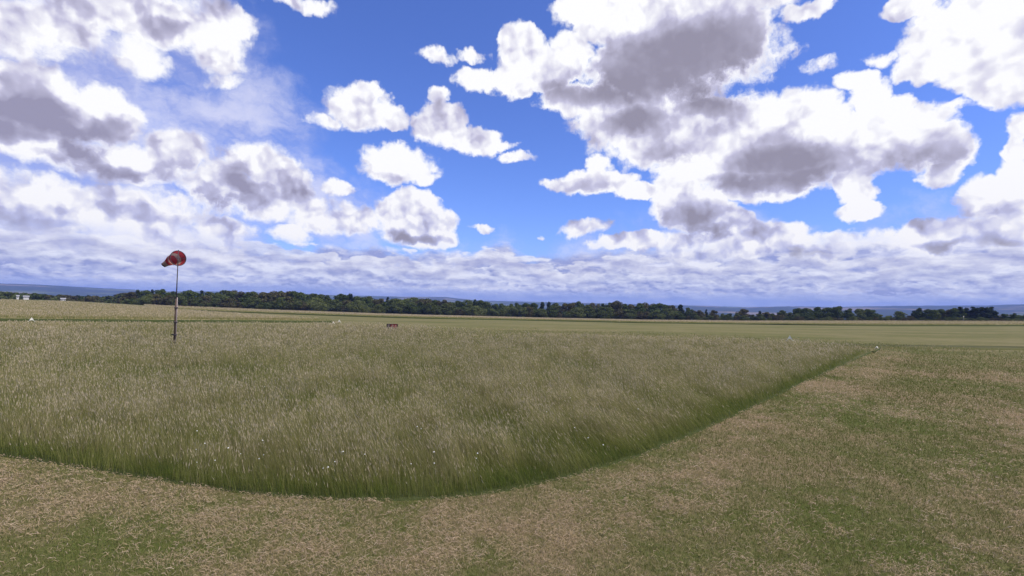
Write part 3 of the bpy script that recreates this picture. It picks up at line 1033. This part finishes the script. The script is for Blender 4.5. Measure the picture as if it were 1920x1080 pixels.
for i, (c, d) in enumerate(zip(centers, dirs)):
    t = i / nseg
    s_ = Vector((0, 0, 1)).cross(d).normalized(); u_ = d.cross(s_)
    rad = Rm * (1 - 0.66 * t)
    flat = 1 - 0.22 * t * t
    row = []
    for k in range(ns):
        a = 2 * PI * k / ns
        rr_ = rad * (1 + 0.035 * math.sin(5 * a + 9 * t) * t * 2 + 0.03 * math.sin(3 * a - 14 * t) * t * 2 + 0.02 * math.sin(26 * t + 2 * a) * t)
        row.append(c + s_ * (rr_ * math.cos(a)) + u_ * (rr_ * flat * math.sin(a)))
    grid.append(row)
bands = [(0, 11, M_SOCK_RED), (11, 19, M_SOCK_WHITE), (19, 30, M_SOCK_RED), (30, 41, M_SOCK_WHITE), (41, 44, M_SOCK_DARK)]
sock = None
for (a, b, mt) in bands:
    bm = bmesh.new()
    vv = [[bm.verts.new(p) for p in grid[i]] for i in range(a, b + 1)]
    for r0, r1 in zip(vv[:-1], vv[1:]):
        for k in range(ns):
            f = bm.faces.new((r0[k], r0[(k + 1) % ns], r1[(k + 1) % ns], r1[k])); f.smooth = True
    bmesh.ops.solidify(bm, geom=bm.faces[:], thickness=0.004)
    o = finish("sock_band", bm, mt, ws)
    o["label"] = {"faded_red_cloth": "faded red band of the sock", "dirty_white_cloth": "dirty white band of the sock", "frayed_dark_cloth": "dark frayed open end of the sock"}[mt.name]

# ------------------------------------------------------------------ white tent shaped runway markers
def marker(px, py, size, yaw, label, lift=0.0):
    g = ground_at(px, py, lift)
    o = empty("runway_marker", g, yaw - math.atan2(g.x, g.y))
    tag(o, label, "marker", "white runway edge markers")
    Wd, Ht, Ln = size, size * 0.98, size * 0.8
    for sgn in (-1, 1):
        bm = bmesh.new()
        ang = math.atan2(Ht, Wd / 2)
        L_ = math.hypot(Ht, Wd / 2)
        # sloping sheet with a flanged foot
        rot = Matrix.Rotation(sgn * -(ang), 3, "Y") if sgn < 0 else Matrix.Rotation(ang, 3, "Y")
        prof = [(sgn * 0.008, Ht), (sgn * Wd / 2, 0.03), (sgn * (Wd / 2 + 0.07), 0.03), (sgn * (Wd / 2 + 0.07), 0.015), (sgn * (Wd / 2 - 0.018), 0.015), (sgn * 0.008, Ht - 0.05)]
        fr = [bm.verts.new((x_, -Ln / 2, z_)) for x_, z_ in prof]
        bk = [bm.verts.new((x_, Ln / 2, z_)) for x_, z_ in prof]
        bm.faces.new(fr); bm.faces.new(bk[::-1])
        for i in range(len(prof)):
            j = (i + 1) % len(prof)
            bm.faces.new((fr[i], fr[j], bk[j], bk[i]))
        finish("side_panel", bm, M_WHITE, o)
    # end gusset closing the upper part of the tent
    for yy in (-Ln / 2 + 0.04, Ln / 2 - 0.04):
        bm = bmesh.new()
        pr = [(0, Ht * 0.93), (-Wd * 0.30, Ht * 0.36), (-Wd * 0.10, Ht * 0.36), (0, Ht * 0.46), (Wd * 0.10, Ht * 0.36), (Wd * 0.30, Ht * 0.36)]
        a_ = [bm.verts.new((x_, yy - 0.006, z_)) for x_, z_ in pr]; b_2 = [bm.verts.new((x_, yy + 0.006, z_)) for x_, z_ in pr]
        bm.faces.new(a_); bm.faces.new(b_2[::-1])
        for i in range(6):
            bm.faces.new((a_[i], a_[(i + 1) % 6], b_2[(i + 1) % 6], b_2[i]))
        finish("end_gusset", bm, M_WHITE, o)
    return o


marker(1481, 639.2, 0.54, 0.03, "white tent shaped marker alone at the right end of the runway edge, largest one")
marker(59, 603.5, 0.52, -0.03, "white tent shaped marker far left, on the narrow mown track")
marker(636, 605, 0.44, -0.03, "white tent shaped marker left of the red sign, the taller of a pair")
marker(625, 607.5, 0.32, -0.22, "low white marker just in front of the taller one left of the red sign")
marker(448, 590.5, 0.36, -0.22, "tiny white marker on the far mown strip between windsock and red sign")
marker(332, 581.5, 0.30, -0.22, "tiny pale marker just right of the windsock pole in the far grass")
marker(1644, 653.5, 0.20, -0.22, "small white marker half hidden at the far right corner of the tall grass")

# ------------------------------------------------------------------ red and black taxiway sign
FONT = {
    "F": ["1111", "1000", "1110", "1000", "1000"],
    "2": ["1110", "0001", "0110", "1000", "1111"],
    "1": ["0010", "0110", "0010", "0010", "0010"],
}
sg_b = ground_at(735.5, 615.0, 0.5)
sg = empty("taxiway_sign", sg_b, -0.02)
tag(sg, "low red and black board with pale characters standing at the runway edge", "sign")
spx = sg_b.y / FPX
SW, SH, z0s = 19.0 * spx, 7.6 * spx, 0.48
xs_ = [-SW / 2, -SW / 2 + SW * 0.34, SW / 2]
for (x0, x1, mt) in ((xs_[0], xs_[1] - 0.004, M_BLACKP), (xs_[1] + 0.004, xs_[2], M_REDP)):
    bm = bmesh.new()
    box_bm(bm, ((x0 + x1) / 2, 0, z0s + SH / 2), (x1 - x0, 0.14, SH))
    p_ = finish("board", bm, mt, sg, 0.012)
    p_["label"] = "black board section" if mt is M_BLACKP else "red board section"
bm = bmesh.new()
for (zz) in (z0s - 0.012, z0s + SH + 0.012):
    box_bm(bm, (0, 0, zz), (SW + 0.06, 0.17, 0.022))
for xx in (-SW / 2 - 0.016, SW / 2 + 0.016):
    box_bm(bm, (xx, 0, z0s + SH / 2), (0.026, 0.17, SH))
finish("frame", bm, M_BLACKP, sg)
for xx in (-SW * 0.38, SW * 0.38):
    bm = bmesh.new()
    tube_bm(bm, [(xx, 0, -0.1), (xx, 0, z0s - 0.02)], [0.025, 0.025], 10)
    box_bm(bm, (xx, 0, 0.01), (0.14, 0.14, 0.02))
    finish("leg", bm, M_STEEL, sg)
for ch, cx_ in (("F", -SW * 0.33), ("2", SW * 0.055), ("1", SW * 0.33)):
    bm = bmesh.new()
    cw, chh = SH * 0.13, SH * 0.145
    for r_, row in enumerate(FONT[ch]):
        for c_, b_0 in enumerate(row):
            if b_0 == "1":
                box_bm(bm, (cx_ + (c_ - 1.5) * cw, -0.074, z0s + SH * 0.5 + (2 - r_) * chh), (cw * 1.02, 0.006, chh * 1.02))
    bmesh.ops.remove_doubles(bm, verts=bm.verts, dist=0.0005)
    finish("character", bm, M_LETTER, sg)

# ------------------------------------------------------------------ far buildings
M_WALLW = flat_mat("white_render", (0.56, 0.55, 0.53), 0.8, 0.1, 0.06, 2)
M_ROOFG = flat_mat("grey_roof_sheet", (0.30, 0.30, 0.31), 0.6, 0.2, 0.15, 2)
M_ROOFD = flat_mat("dark_slate", (0.07, 0.07, 0.08), 0.6, 0.2, 0.2, 2)
M_GLASS = flat_mat("dark_window_glass", (0.02, 0.025, 0.03), 0.15, 0.5)


def shed(name, loc, w_, d_, h_, rh, roof_mat, label, cat, nwin, yaw=0.0):
    o = empty(name, loc, yaw)
    tag(o, label, cat)
    bm = bmesh.new()
    v_ = [(-w_ / 2, -d_ / 2), (w_ / 2, -d_ / 2), (w_ / 2, d_ / 2), (-w_ / 2, d_ / 2)]
    lo = [bm.verts.new((a, b, -3.0)) for a, b in v_]; hi = [bm.verts.new((a, b, h_)) for a, b in v_]
    for i in range(4):
        bm.faces.new((lo[i], lo[(i + 1) % 4], hi[(i + 1) % 4], hi[i]))
    g0 = bm.verts.new((-w_ / 2, 0, h_ + rh)); g1 = bm.verts.new((w_ / 2, 0, h_ + rh))
    bm.faces.new((hi[3], hi[0], g0)); bm.faces.new((hi[1], hi[2], g1)); bm.faces.new(hi)
    finish("wall", bm, M_WALLW, o)
    bm = bmesh.new()
    e_ = 0.25
    for sgn in (-1, 1):
        sl = rh / (d_ / 2)
        q = [(-w_ / 2 - e_, 0, h_ + rh + 0.03), (w_ / 2 + e_, 0, h_ + rh + 0.03), (w_ / 2 + e_, sgn * (d_ / 2 + e_), h_ - sl * e_ + 0.03), (-w_ / 2 - e_, sgn * (d_ / 2 + e_), h_ - sl * e_ + 0.03)]
        a_ = [bm.verts.new(p) for p in q]; b_2 = [bm.verts.new((p[0], p[1], p[2] + 0.12)) for p in q]
        bm.faces.new(a_); bm.faces.new(b_2[::-1])
        for i in range(4):
            bm.faces.new((a_[i], a_[(i + 1) % 4], b_2[(i + 1) % 4], b_2[i]))
    finish("roof", bm, roof_mat, o)
    for i in range(nwin):
        bm = bmesh.new()
        xx = w_ * ((i + 0.5) / nwin - 0.5)
        box_bm(bm, (xx, -d_ / 2 - 0.02, h_ * 0.55), (min(0.8, w_ / nwin * 0.3), 0.06, h_ * 0.35))
        finish("window", bm, M_GLASS, o)
    return o
# ------------------------------------------------------------------ trees
def leaf_material(name, dark, light):
    m = bpy.data.materials.new(name); m.use_nodes = True
    n = NT(m.node_tree)
    m.node_tree.nodes.remove(m.node_tree.nodes["Principled BSDF"])
    o_ = m.node_tree.nodes["Material Output"]
    info = n.t.nodes.new("ShaderNodeObjectInfo").outputs["Random"]
    f = n.noise(geo_pos(n), 0.55, 3, 0.6)
    c = n.mix(n.ss(f, 0.3, 0.7), dark, light)
    c = n.mix(n.m("MULTIPLY", info, 0.5), c, tuple(q * 0.6 for q in dark))
    d = n.t.nodes.new("ShaderNodeBsdfDiffuse"); n.put(d.inputs[0], c)
    t = n.t.nodes.new("ShaderNodeBsdfTranslucent"); n.put(t.inputs[0], c)
    x = n.t.nodes.new("ShaderNodeMixShader"); x.inputs[0].default_value = 0.25
    n.t.links.new(d.outputs[0], x.inputs[1]); n.t.links.new(t.outputs[0], x.inputs[2]); n.t.links.new(x.outputs[0], o_.inputs["Surface"])
    return m


LEAF = [leaf_material("oak_leaves", (0.050, 0.074, 0.022), (0.110, 0.142, 0.045)),
        leaf_material("ash_leaves", (0.070, 0.092, 0.030), (0.145, 0.172, 0.058)),
        leaf_material("beech_leaves", (0.075, 0.072, 0.032), (0.140, 0.128, 0.058)),
        leaf_material("pine_needles", (0.022, 0.034, 0.019), (0.055, 0.075, 0.034)),
        leaf_material("willow_leaves", (0.100, 0.125, 0.040), (0.195, 0.220, 0.078))]
M_BARK = flat_mat("bark", (0.06, 0.05, 0.04), 0.9, 0.05, 0.3, 3)


def crown_mesh(name, H, Wd, lobes, nleaf, size, base, pointed=0.0, seed=0):
    g = np.random.default_rng(seed)
    pts, nor = [], []
    for k in range(lobes):
        t = (k + 0.5) / lobes
        zc = base + (H - base) * (0.12 + 0.80 * t)
        prof = math.sin(PI * min(1, 0.18 + 0.80 * t)) ** 0.7 if not pointed else (1.02 - t) ** pointed
        rad = Wd / 2 * max(0.12, prof)
        for q in range(max(1, int(4.6 * prof + 0.6))):
            a = g.uniform(0, 2 * PI); rr_ = rad * g.uniform(0.25, 0.72)
            c = np.array([rr_ * math.cos(a), rr_ * math.sin(a), zc + g.normal(0, 0.05) * H])
            lr = np.array([1, 1, 0.75 if not pointed else 1.3]) * max(0.16 * Wd, rad * g.uniform(0.38, 0.62))
            m_ = int(nleaf / (lobes * 1.5))
            d = g.normal(size=(m_, 3)); d /= np.linalg.norm(d, axis=1)[:, None]
            pts.append(c + d * lr * (g.random((m_, 1)) ** 0.35)); nor.append(d)
    # ragged sprays at the top
    P_ = np.concatenate(pts); D_ = np.concatenate(nor)
    P_[:, 2] = np.maximum(P_[:, 2] * (H / np.percentile(P_[:, 2], 99.7)), base * 0.4)
    n = len(P_)
    D_ = D_ + g.normal(0, 0.6, (n, 3)); D_ /= np.linalg.norm(D_, axis=1)[:, None]
    u_ = np.cross(D_, g.normal(size=(n, 3))); u_ /= np.linalg.norm(u_, axis=1)[:, None]
    w_ = np.cross(D_, u_)
    s_ = size * g.uniform(0.5, 1.25, (n, 1))
    V = np.stack([P_ - u_ * s_, P_ - w_ * s_ * 0.55, P_ + u_ * s_, P_ + w_ * s_ * 0.55], 1).reshape(-1, 3)
    return np_mesh(name, V, [np.arange(n * 4).reshape(-1, 4)])


def trunk_mesh(name, H, r0, seed):
    g = random.Random(seed)
    bm = bmesh.new()
    top = H * 0.82
    tube_bm(bm, [(0, 0, -1.0), (0, 0, H * .2), (g.uniform(-.2, .2), g.uniform(-.2, .2), H * .5), (g.uniform(-.4, .4), g.uniform(-.4, .4), top)], [r0 * 1.3, r0, r0 * .6, r0 * .15], 8)
    for k in range(6):
        z_ = H * g.uniform(0.25, 0.65); a = k * 2.4
        L_ = H * g.uniform(0.16, 0.3)
        tube_bm(bm, [(0, 0, z_), (math.cos(a) * L_ * .5, math.sin(a) * L_ * .5, z_ + L_ * .35), (math.cos(a) * L_, math.sin(a) * L_, z_ + L_ * .9)], [r0 * .4, r0 * .25, r0 * .06], 6)
    bmesh.ops.recalc_face_normals(bm, faces=bm.faces)
    me = bpy.data.meshes.new(name); bm.to_mesh(me); bm.free()
    me.materials.append(M_BARK)
    return me


PROTO = []      # (crown mesh, trunk mesh, unit height 10, leaf kind)
for i, (wd, lobes, nleaf, base, ptd, kind) in enumerate([(8.5, 6, 1500, 1.6, 0, 0), (7.2, 7, 1400, 1.4, 0, 0), (9.2, 6, 1600, 1.5, 0, 1), (7.6, 6, 1400, 1.2, 0, 1), (8.0, 6, 1400, 1.3, 0, 2),
                                                         (9.6, 5, 1500, 1.0, 0, 2), (5.0, 13, 1500, 0.8, 0.75, 3), (4.2, 14, 1400, 0.7, 0.9, 3), (10.5, 5, 1500, 0.3, 0, 4), (9.8, 4, 1300, 0.2, 0, 1)]):
    c_ = crown_mesh("crown", 10.0, wd, lobes, nleaf, 0.40, base * 0.6, ptd, 100 + i)
    c_.materials.append(LEAF[kind])
    PROTO.append((c_, trunk_mesh("trunk", 10.0, 0.24, i), kind))

TOPS = [(-120, 549), (0, 548), (60, 550), (100, 553), (160, 555), (222, 556), (236, 550), (250, 545.5), (300, 545), (345, 547), (372, 547), (400, 551), (428, 547), (446, 546), (470, 550), (560, 549), (590, 551), (615, 552), (640, 554),
        (665, 556), (700, 558), (722, 556), (760, 560), (800, 562), (824, 562), (850, 565), (905, 566), (960, 568), (1000, 570), (1060, 569), (1100, 568), (1148, 567), (1190, 569), (1215, 569), (1250, 572), (1290, 577),
        (1320, 583), (1360, 586), (1380, 588), (1397, 581), (1410, 587), (1422, 584), (1440, 588), (1452, 582), (1470, 583), (1490, 584), (1502, 578), (1528, 576), (1556, 576), (1580, 577), (2100, 580)]
tx, ty = zip(*TOPS)


def tree(px, rng_m, top_py, proto, label, group, width=1.0, cat="tree", name="tree"):
    g = at_range(px, rng_m)
    d = ray(px, top_py)
    hh = CAM_H + d.z / math.hypot(d.x, d.y) * rng_m - g.z
    hh = max(hh, 1.6)
    s = hh / 10.0
    cme, tme, kind = PROTO[proto]
    o = empty(name, g, random.uniform(0, 2 * PI))
    o.scale = (s * width, s * width, s)
    tag(o, label, cat, group)
    for nm, me in (("trunk", tme), ("crown", cme)):
        c_ = bpy.data.objects.new(nm, me); COL.objects.link(c_); c_.parent = o
    return o


WOOD = {0: "dark green broadleaf tree in the long wood at the far side of the airfield", 1: "mid green rounded tree in the long wood at the far side of the airfield",
        2: "olive brown tree in the long wood at the far side of the airfield", 3: "dark conifer rising from the long wood at the far side of the airfield", 4: "pale green low tree at the front of the long wood across the airfield"}
G_WOOD = "trees of the long wood beyond the runway"
k = 0
px = 243.0
while px < 1505:                                             # back row gives the skyline
    base_w = 15 if px < 1330 else 17
    pr = random.choice([0, 0, 1, 1, 2, 3, 4, 5, 6, 7, 0, 2])
    top = np.interp(px, tx, ty) + random.choice([-2.5, -1.5, -0.5, 0, 1, 2.5, 3.5])
    if pr in (6, 7): top -= 1.0
    tree(px, random.uniform(352, 372), top, pr, WOOD[PROTO[pr][2]], G_WOOD, random.uniform(0.95, 1.35))
    px += base_w * random.uniform(0.65, 1.15)
px = 238.0
while px < 1500:                                             # front rows hide the trunks behind
    pr = random.choice([1, 2, 3, 4, 5, 8, 9, 0, 2, 9, 3])
    b0_, t0_ = np.interp(px, _ex, _ey), np.interp(px, tx, ty)
    top = t0_ + (b0_ - t0_) * random.uniform(0.18, 0.62)
    tree(px, random.uniform(338, 349), top, pr, WOOD[PROTO[pr][2]], G_WOOD, random.uniform(1.15, 1.7))
    px += 12 * random.uniform(0.6, 1.1)
px = -60.0
while px < 245:                                              # lower and farther wood on the left, beyond the crest
    pr = random.choice([0, 1, 4, 5, 6, 2])
    top = np.interp(px, tx, ty) + random.uniform(-1, 1.5)
    tree(px, random.uniform(430, 470), top, pr, "small hazy tree in the distant wood at the far left, below the blue hills", "distant trees at the far left", random.uniform(1.2, 1.7))
    px += 7.5 * random.uniform(0.7, 1.2)

# the looser line of single trees on the right, each described by itself
RIGHT = [
    (1512, 578, 0, 1.0, "dark tree with an uneven top where the right hand line of trees begins"),
    (1534, 576, 1, 1.0, "tall dark tree second in the right hand line, its top above the hills"),
    (1553, 577, 0, 1.0, "broad dark tree just left of the round headed pine in the right hand line"),
    (1571, 574.5, 0, 0.8, "tallest round headed dark tree left of the pale gap in the tree line"),
    (1591, 579, 1, 0.85, "slim dark tree standing right of the tallest round headed tree"),
    (1612, 579.5, 3, 1.0, "mid green rounded tree in the middle of the cluster left of the low gap"),
    (1630, 580, 0, 1.1, "broad dark tree at the right end of the cluster before the low gap"),
    (1650, 590, 9, 1.3, "low bush like tree in the dip where pale fields show behind"),
    (1667, 592, 9, 1.3, "lowest green tree in the dip left of the lone rounded tree"),
    (1686, 584, 3, 1.1, "lone rounded olive tree between two gaps in the tree line"),
    (1706, 592, 5, 1.1, "small brownish tree in the gap right of the lone rounded tree"),
    (1714, 583, 6, 1.2, "leaning dark tree left of a tall rounded one, right of the second gap"),
    (1723, 578, 1, 0.8, "tall narrow dark tree beside the leaning one, right of the second gap"),
    (1741, 580, 0, 0.9, "mid height dark tree left of a rounded pair in the right hand line"),
    (1752, 581, 3, 0.9, "soft green tree tucked between two darker ones in the right hand line"),
    (1763, 580, 0, 0.9, "rounded dark tree before the notch left of the spiky clump"),
    (1781, 580, 4, 1.0, "brownish dark tree with a flat top, left of the spiky clump"),
    (1793, 578, 0, 1.0, "broad dark tree with a leaning top just left of the pale post"),
    (1801, 576, 7, 1.3, "wind bent dark conifer directly left of the pale post"),
    (1812, 578, 6, 1.1, "dark conifer alone between the pale post and the spiky clump"),
    (1825, 576, 7, 1.4, "first tall conifer at the left edge of the spiky dark clump"),
    (1834, 578, 6, 1.4, "conifer second from the left in the spiky dark clump"),
    (1842, 576.5, 7, 1.4, "pointed conifer in the middle of the spiky dark clump"),
    (1850, 577, 6, 1.4, "conifer right of the middle in the spiky dark clump"),
    (1858, 576, 7, 1.4, "tall conifer at the right shoulder of the spiky dark clump"),
    (1865, 584, 6, 1.3, "shorter conifer stepping down at the right edge of the spiky clump"),
    (1872, 594, 9, 1.2, "low dark bush in front of the white house near the right edge"),
    (1883, 588.5, 0, 0.8, "small dark tree between the two white house walls near the right edge"),
    (1893, 597, 9, 1.2, "low hedge like tree under the long white house wall"),
    (1900, 587.5, 1, 0.9, "dark tree directly right of the long white house wall"),
    (1911, 591, 0, 1.1, "low dark tree at the right edge of the photo"),
    (1926, 589, 3, 1.1, "dark tree cut by the right edge of the photo"),
]
for (px, top, pr, wdt, lab) in RIGHT:
    tree(px, random.uniform(340, 350), top, pr, lab, "loose line of trees at the right", wdt * 1.3)
px = 1500.0
while px < 1990:                                             # hedge bushes along their feet
    tree(px, random.uniform(333, 338), np.interp(px, _ex, _ey) - random.uniform(5, 10), random.choice([8, 9, 5, 9]),
         "dark low bush in the hedge along the foot of the right hand trees", "hedge bushes below the right hand trees", 1.7, "bush", "bush")
    px += 11 * random.uniform(0.8, 1.15)

# pale post in the tree line and the far buildings
g = at_range(1806.5, 332)
o = empty("marker_post", g)
tag(o, "thin pale post standing before the dark right hand trees", "post")
bm = bmesh.new(); tube_bm(bm, [(0, 0, -.2), (0, 0, 2.6)], [0.06, 0.05], 10); finish("shaft", bm, M_ROOFG, o)
bm = bmesh.new(); box_bm(bm, (0, -0.02, 2.78), (0.34, 0.10, 0.4)); finish("top_board", bm, M_WHITE, o, 0.02)


def house_at(px, rng_m, py_base_top, w_px, h_px, **kw):
    """put a low building so that its eaves meet photograph row py_base_top"""
    g = at_range(px, rng_m)
    d = ray(px, py_base_top)
    hh = CAM_H + d.z / math.hypot(d.x, d.y) * rng_m
    m_px = rng_m / FPX / (d.x * d.x + d.y * d.y)
    return Vector((g.x, g.y, hh - kw.pop("h"))), m_px


for (px, py, wpx, hm, rm, lab, nm, cat, nw, roof) in (
        (33.2, 555.3, 4.5, 1.6, 405, "small bright white shed at the far left under the distant wood", "small_shed", "shed", 1, M_ROOFG),
        (49.0, 556.3, 10.5, 1.2, 408, "long low white building right of the small shed at the far left", "low_building", "building", 4, M_ROOFG),
        (118.5, 560.6, 9.0, 1.6, 395, "pale grey low hut on the crest at the left, alone before dark trees", "field_hut", "hut", 2, M_ROOFG),
        (1892.0, 591.8, 9.5, 2.2, 362, "white house with a long wall above the hedge near the right edge", "white_house", "house", 2, M_ROOFD),
        (1876.5, 592.2, 8.0, 1.2, 364, "low white annexe half hidden left of the white house", "white_annexe", "house", 1, M_ROOFD)):
    loc, mp = house_at(px, rm, py, wpx, hm, h=hm)
    shed(nm, loc, wpx * mp, 3.2, hm, 0.5, roof, lab, cat, nw, -math.atan2(loc.x, loc.y))

# ------------------------------------------------------------------ hills and valley beyond
def hill_material():
    m, n, b = material("far_country", 0.95, 0.05)
    p = geo_pos(n)
    q = n.v("MULTIPLY_ADD", n.v("SUBTRACT", n.noise(p, 0.002, 3, 0.6, col=True), (.5, .5, .5)), (260, 260, 0), n.v("MULTIPLY", p, (1, 1, 0)))
    fld = n.voronoi(n.v("MULTIPLY", q, (1, 0.6, 0)), 0.0022, out="Color")
    fx_, fy_, fz_ = n.sep(fld)
    c = n.ramp(fx_, [(0.0, (0.030, 0.045, 0.018)), (0.45, (0.035, 0.052, 0.020)), (0.50, (0.09, 0.11, 0.04)), (0.72, (0.11, 0.12, 0.05)), (0.78, (0.19, 0.15, 0.10)), (1.0, (0.22, 0.18, 0.12))], "CONSTANT")
    wood = n.noise(n.v("MULTIPLY", p, (1, 1, 0)), 0.0016, 5, 0.6)
    c = n.mix(n.ss(wood, 0.48, 0.54), c, (0.026, 0.040, 0.016))
    n.put(b.inputs["Base Color"], c)
    return m


SKYL = [(-500, 524), (-300, 527), (0, 532), (70, 534), (180, 540), (300, 546), (420, 546.5), (500, 549), (560, 551.5), (700, 555), (760, 556.5), (835, 557), (862, 560), (900, 563.5), (1000, 566), (1100, 568),
        (1300, 573), (1400, 576), (1480, 574.5), (1560, 575.5), (1700, 573.5), (1850, 573), (1880, 572), (1920, 571), (2300, 574)]
ha, he = [], []
for x_, y_ in SKYL:
    d = ray(x_, y_); ha.append(math.atan2(d.x, d.y)); he.append(d.z / math.hypot(d.x, d.y))
R_H = 6500.0


def hills(X, Y):
    r = np.hypot(X, Y); a = np.arctan2(X, Y)
    e = np.interp(a, ha, he)
    ztop = CAM_H + e * R_H
    t = np.clip((r - 2600) / (R_H - 2600), 0, 1)
    rise = t * t * (3 - 2 * t)
    base_z = -62.0
    z = base_z + (ztop - base_z) * rise
    roll_ = (fbm(X, Y, 1 / 900.0, 201, 4) - 0.5) * 34 * (1 - np.clip((r - 5200) / 1300, 0, 1)) * np.clip((r - 1500) / 800, 0, 1)
    tree_line = (fbm(X, Y, 1 / 60.0, 301, 2) - 0.5) * 7 * rise
    z = z + roll_ + tree_line
    return np.where(r > R_H, z - (r - R_H) * 0.03, z)


hl = polar_sheet("hills", np.linspace(-1.15, 1.15, 700), np.concatenate([np.linspace(1180, 2600, 14), np.linspace(2680, 6500, 60), np.linspace(6600, 7300, 5)]), hills, hill_material())
tag(hl, kind="structure")

# ------------------------------------------------------------------ the air between here and the hills
HZ = bpy.data.materials.new("haze"); HZ.use_nodes = True
ht_ = HZ.node_tree
ht_.nodes.remove(ht_.nodes["Principled BSDF"])
pv = ht_.nodes.new("ShaderNodeVolumePrincipled")
pv.inputs["Color"].default_value = (0.33, 0.47, 1.0, 1)
pv.inputs["Density"].default_value = 0.000125
pv.inputs["Anisotropy"].default_value = 0.0
ht_.links.new(pv.outputs[0], ht_.nodes["Material Output"].inputs["Volume"])
zmin = min(min(v.co.z for v in hl.data.vertices), min(v.co.z for v in ground.data.vertices)) - 1.0
zmax = max(max(v.co.z for v in hl.data.vertices), 30.0) + 8.0
bm = bmesh.new()
box_bm(bm, (0, 0, (zmin + zmax) / 2), (14800, 14800, zmax - zmin))
hz = finish("haze", bm, HZ)
tag(hz, "thin blue air between the airfield and the hills", "haze", kind="stuff")
